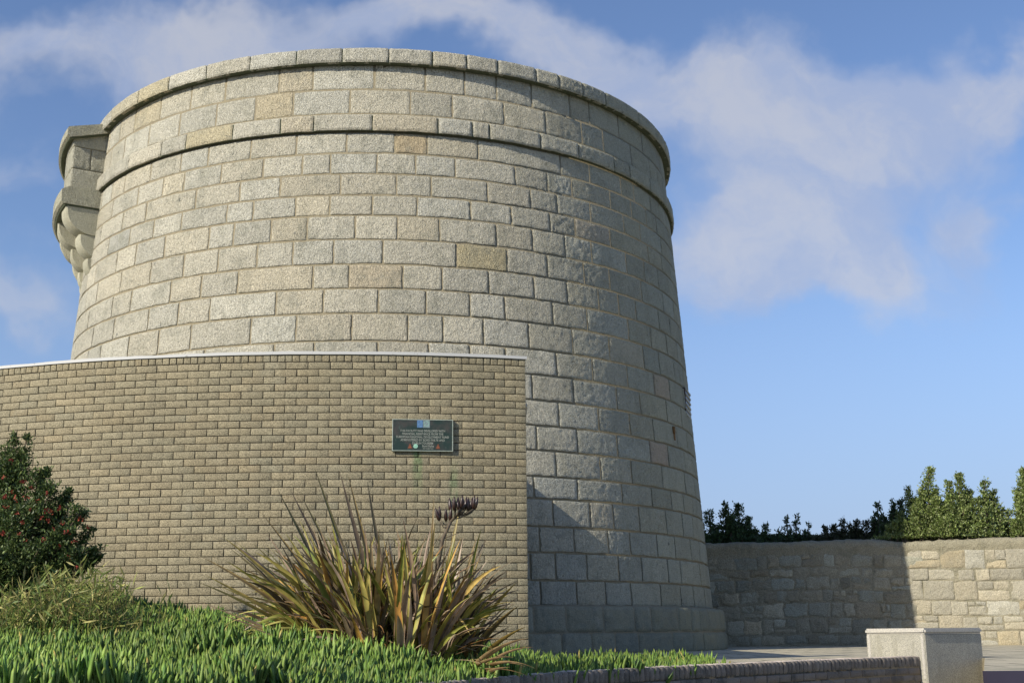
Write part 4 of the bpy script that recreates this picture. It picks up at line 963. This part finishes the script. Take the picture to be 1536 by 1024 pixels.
for (bx, tx, ty, Yt, w, tc, ed, sg) in [(540, 335, 805, 8.8, .045, O1, G1, .10), (530, 305, 836, 8.7, .045, B1, G1, .12), (545, 308, 862, 8.6, .05, O1, G1, .05), (520, 298, 873, 8.3, .045, O1, G1, .10), (540, 325, 877, 8.4, .04, (.34, .28, .07), G1, .10),
        (560, 417, 735, 9.0, .05, O1, B1, .0), (570, 392, 768, 9.1, .04, B1, G1, .02), (575, 435, 733, 9.2, .04, B1, B1, .0), (580, 472, 702, 9.1, .045, O1, B1, .0), (590, 510, 708, 9.2, .045, B1, B1, .0), (600, 551, 722, 9.0, .04, (.05, .05, .025), B1, .0),
        (595, 523, 715, 9.0, .04, B1, G1, .0), (640, 651, 745, 9.1, .035, B1, G1, .0), (655, 716, 802, 8.9, .04, B1, G1, .02), (660, 726, 815, 8.9, .035, B1, B1, .02), (660, 722, 830, 8.9, .04, O1, G1, .05), (670, 748, 879, 8.6, .055, (.26, .20, .06), G1, .10), (675, 775, 873, 8.6, .055, (.30, .22, .06), G1, .12),
        (680, 778, 908, 8.4, .05, B1, G1, .10), (660, 730, 858, 8.7, .05, B1, G1, .08), (690, 788, 940, 8.3, .04, G1, G1, .10), (550, 345, 822, 9.1, .04, B1, O1, .06), (565, 380, 815, 9.0, .04, O1, B1, .05), (585, 453, 745, 9.1, .045, B1, O1, .02), (640, 690, 760, 9.1, .04, O1, G1, .02), (560, 365, 850, 8.8, .045, B1, G1, .06)]:
    reach(bx, FY-.05, tx, ty, Yt, w, tc, ed, sg)
for (bx, tx, ty, sg, w) in [(690, 803, 1002, .16, .020), (690, 790, 1000, .14, .018), (680, 770, 985, .10, .018), (700, 800, 970, .12, .016), (690, 792, 957, .12, .02), (670, 790, 1012, .12, .014), (700, 765, 1000, .05, .016), (640, 560, 985, .05, .015), (540, 330, 921, .04, .02), (520, 322, 905, .03, .014), (545, 300, 902, .03, .012), (690, 760, 965, .08, .02), (540, 360, 935, .03, .014)]:
    reach(bx, FY-.25, tx, ty, 8.1, w*1.7, rr.choice([(.45, .27, .13), (.50, .33, .17), (.36, .19, .08)]), (.52, .36, .18), sg, dvb)
for k in range(60):          # short dead litter at the foot
    cx = rr.uniform(520, 720); b0 = bedpt(cx, FY-.35+rr.uniform(-.1, .2)); az = rr.uniform(-math.pi, 0.0)
    sword(dvb, b0+Vector((0, 0, rr.uniform(.08, .30))), az, rr.uniform(.9, 1.6), rr.uniform(.2, .45), rr.uniform(.008, .018), rr.uniform(.2, .9), rr.choice([(.30, .20, .12), (.34, .16, .05), (.42, .33, .2)]), (.40, .28, .15), seg=6)
link('leaves', lvb.mesh('leaves'), M_sword, flax); link('dead_leaves', dvb.mesh('dead_leaves'), M_sword, flax, label='orange and straw coloured dead leaves hanging at the foot')
# flower stalk with dark seed pods
stb = Bag(); q0 = bedpt(632, FY-.05); q1 = at_y(664, 808, FY-.1); q2 = at_y(676, 782, FY-.1); q3 = at_y(700, 755, FY-.1)
stb.tube([q0, q0.lerp(q1, .5)+Vector((-.01, 0, 0)), q1, q2], [.016, .015, .013, .011], 8); stb.tube([q2, q2.lerp(q3, .6), q3], [.011, .009, .007], 6)
stalk = link('flower_stalk', stb.mesh('flower_stalk'), M_stem, flax)
def pod(x, y, tilt, L=.098):
    b = Bag(); p = at_y(x, y, FY-.1+rr.uniform(-.07, .07)); d = Vector((tilt, rr.uniform(-.2, .2), 1)).normalized()
    b.tube([p+d*(L*s) for s in (0, .18, .45, .75, 1)], [.004, .013, .014, .008, .0012], 7); link('seed_pod', b.mesh('seed_pod'), M_pod, stalk); return p
brb = Bag()
for (x, y, tl) in [(660, 779, -.05), (659, 781, -.3), (669, 782, 0), (675, 781, .1), (676, 766, -.1), (681, 765, .05), (683, 768, -.2), (687, 764, .0), (691, 763, .15), (690, 768, .2), (695, 765, -.05), (698, 764, .1), (702, 766, .05), (705, 765, .2), (710, 763, .1), (712, 764, .25), (708, 768, .1)]:
    p = pod(x, y, tl); fromp = q2.lerp(q3, rr.uniform(.0, .8)) if x > 678 else q1.lerp(q2, rr.uniform(.3, .9))
    brb.tube([fromp, fromp.lerp(p, .5)+Vector((0, 0, -.02)), p], [.005, .004, .004], 5)
p = at_y(693, 797, FY-.1); brb.tube([q1, q1.lerp(p, .6), p], [.004, .003, .001], 5)
link('branches', brb.mesh('branches'), M_stem, stalk)

# ------------------------------------------------------------------ left: red-flowered shrub and bamboo-like grass in front of it
fs = bedpt(20, 11.0)
sh = [(-25, 700, .5, 0), (8, 672, .20, .1), (22, 655, .10, 0), (40, 654, .12, 0), (30, 680, .2, 0), (152, 835, .1, 0), (128, 768, .1, 0), (104, 735, .1, 0), (70, 705, .1, 0), (20, 700, .5, 0), (60, 710, .32, 0), (78, 728, .36, -.1), (100, 748, .34, 0), (120, 766, .28, -.1), (137, 795, .26, 0), (148, 822, .18, -.1), (60, 770, .55, -.2), (20, 770, .6, -.3), (100, 800, .42, -.3), (60, 820, .5, -.4), (115, 830, .35, -.3), (-30, 780, .6, -.2), (0, 830, .5, -.4)]
fsb = bush('flowering_shrub', 'dark green shrub dotted with small red flowers at the left edge', 'shrub', (fs.x-.2, 11.0, fs.z), [(tuple(at_y(x, y, 11.0+dy)), r) for x, y, r, dy in sh], [(.075, .12, .035), (.10, .15, .045), (.15, .19, .060), (.055, .085, .03)], .031, 330, .012)
flb = Bag()
fl = [(18, 690), (6, 715), (36, 723), (17, 737), (40, 745), (10, 760), (26, 770), (34, 783), (62, 777), (68, 766), (78, 768), (73, 781), (90, 762), (100, 798), (92, 820), (66, 810), (38, 811), (104, 835), (131, 790), (121, 778), (48, 730), (22, 748), (57, 750), (83, 793), (112, 812), (30, 800), (8, 745), (5, 800), (118, 850), (95, 785), (45, 765), (70, 742)]
for x, y in fl:
    p = np.array(at_y(x, y, 10.55+rr.uniform(-.1, .05))); k = rr.choice([5, 7, 9]); P_ = np.repeat(p[None], k, 0)+RNG.normal(0, .008, (k, 3)); Dd = RNG.normal(0, 1, (k, 3))+np.array([0, -.8, .3])
    V, Fq, T = leaf_quads(P_, Dd, np.full(k, .026), np.full(k, .016), tints(k, [(.30, .05, .035), (.36, .09, .055), (.20, .03, .025)])); flb = Bag(); flb.add(V, Fq); flb.T[-1] = T; link('flower', flb.mesh('flower'), M_petal, fsb)

gr = bedpt(110, 9.9); grass = empty('leafy_grass', tuple(gr), label='yellow-green bamboo-like grassy clump below the red-flowered shrub', cat='plant'); gb = Bag(); gs = Bag()
for k in range(260):
    cx = rr.gauss(95, 62); Y = rr.uniform(9.3, 10.4); b0 = bedpt(cx, Y); top = 842+abs(cx-110)*.30+rr.uniform(0, 65); h = max(.12, (at_y(cx, top, Y).z-b0.z))
    az = rr.uniform(0, 2*math.pi); lean = rr.uniform(.05, .5); tip = b0+Vector((math.cos(az)*lean*h, math.sin(az)*lean*h, h)); mid = b0.lerp(tip, .5)+Vector((0, 0, .06*h))
    gs.tube([b0, mid, tip], [.003, .0025, .0012], 4, (.22, .19, .07))
    n = rr.randint(7, 12); s = np.linspace(.2, 1, n); A_, B_, C_ = np.array(b0), np.array(mid), np.array(tip)
    Pp = A_*((1-s)**2)[:, None]+B_*(2*s*(1-s))[:, None]+C_*(s**2)[:, None]; Dd = RNG.normal(0, .8, (n, 3))+np.array([0, 0, .25])
    V, Fq, T = leaf_quads(Pp, Dd, RNG.uniform(.07, .15, n), RNG.uniform(.011, .019, n), tints(n, [(.20, .25, .06), (.30, .32, .09), (.13, .19, .05), (.42, .38, .14)])); gb.add(V, Fq); gb.T[-1] = T
link('stems', gs.mesh('stems'), M_grassy, grass); link('foliage', gb.mesh('foliage'), M_grassy, grass)
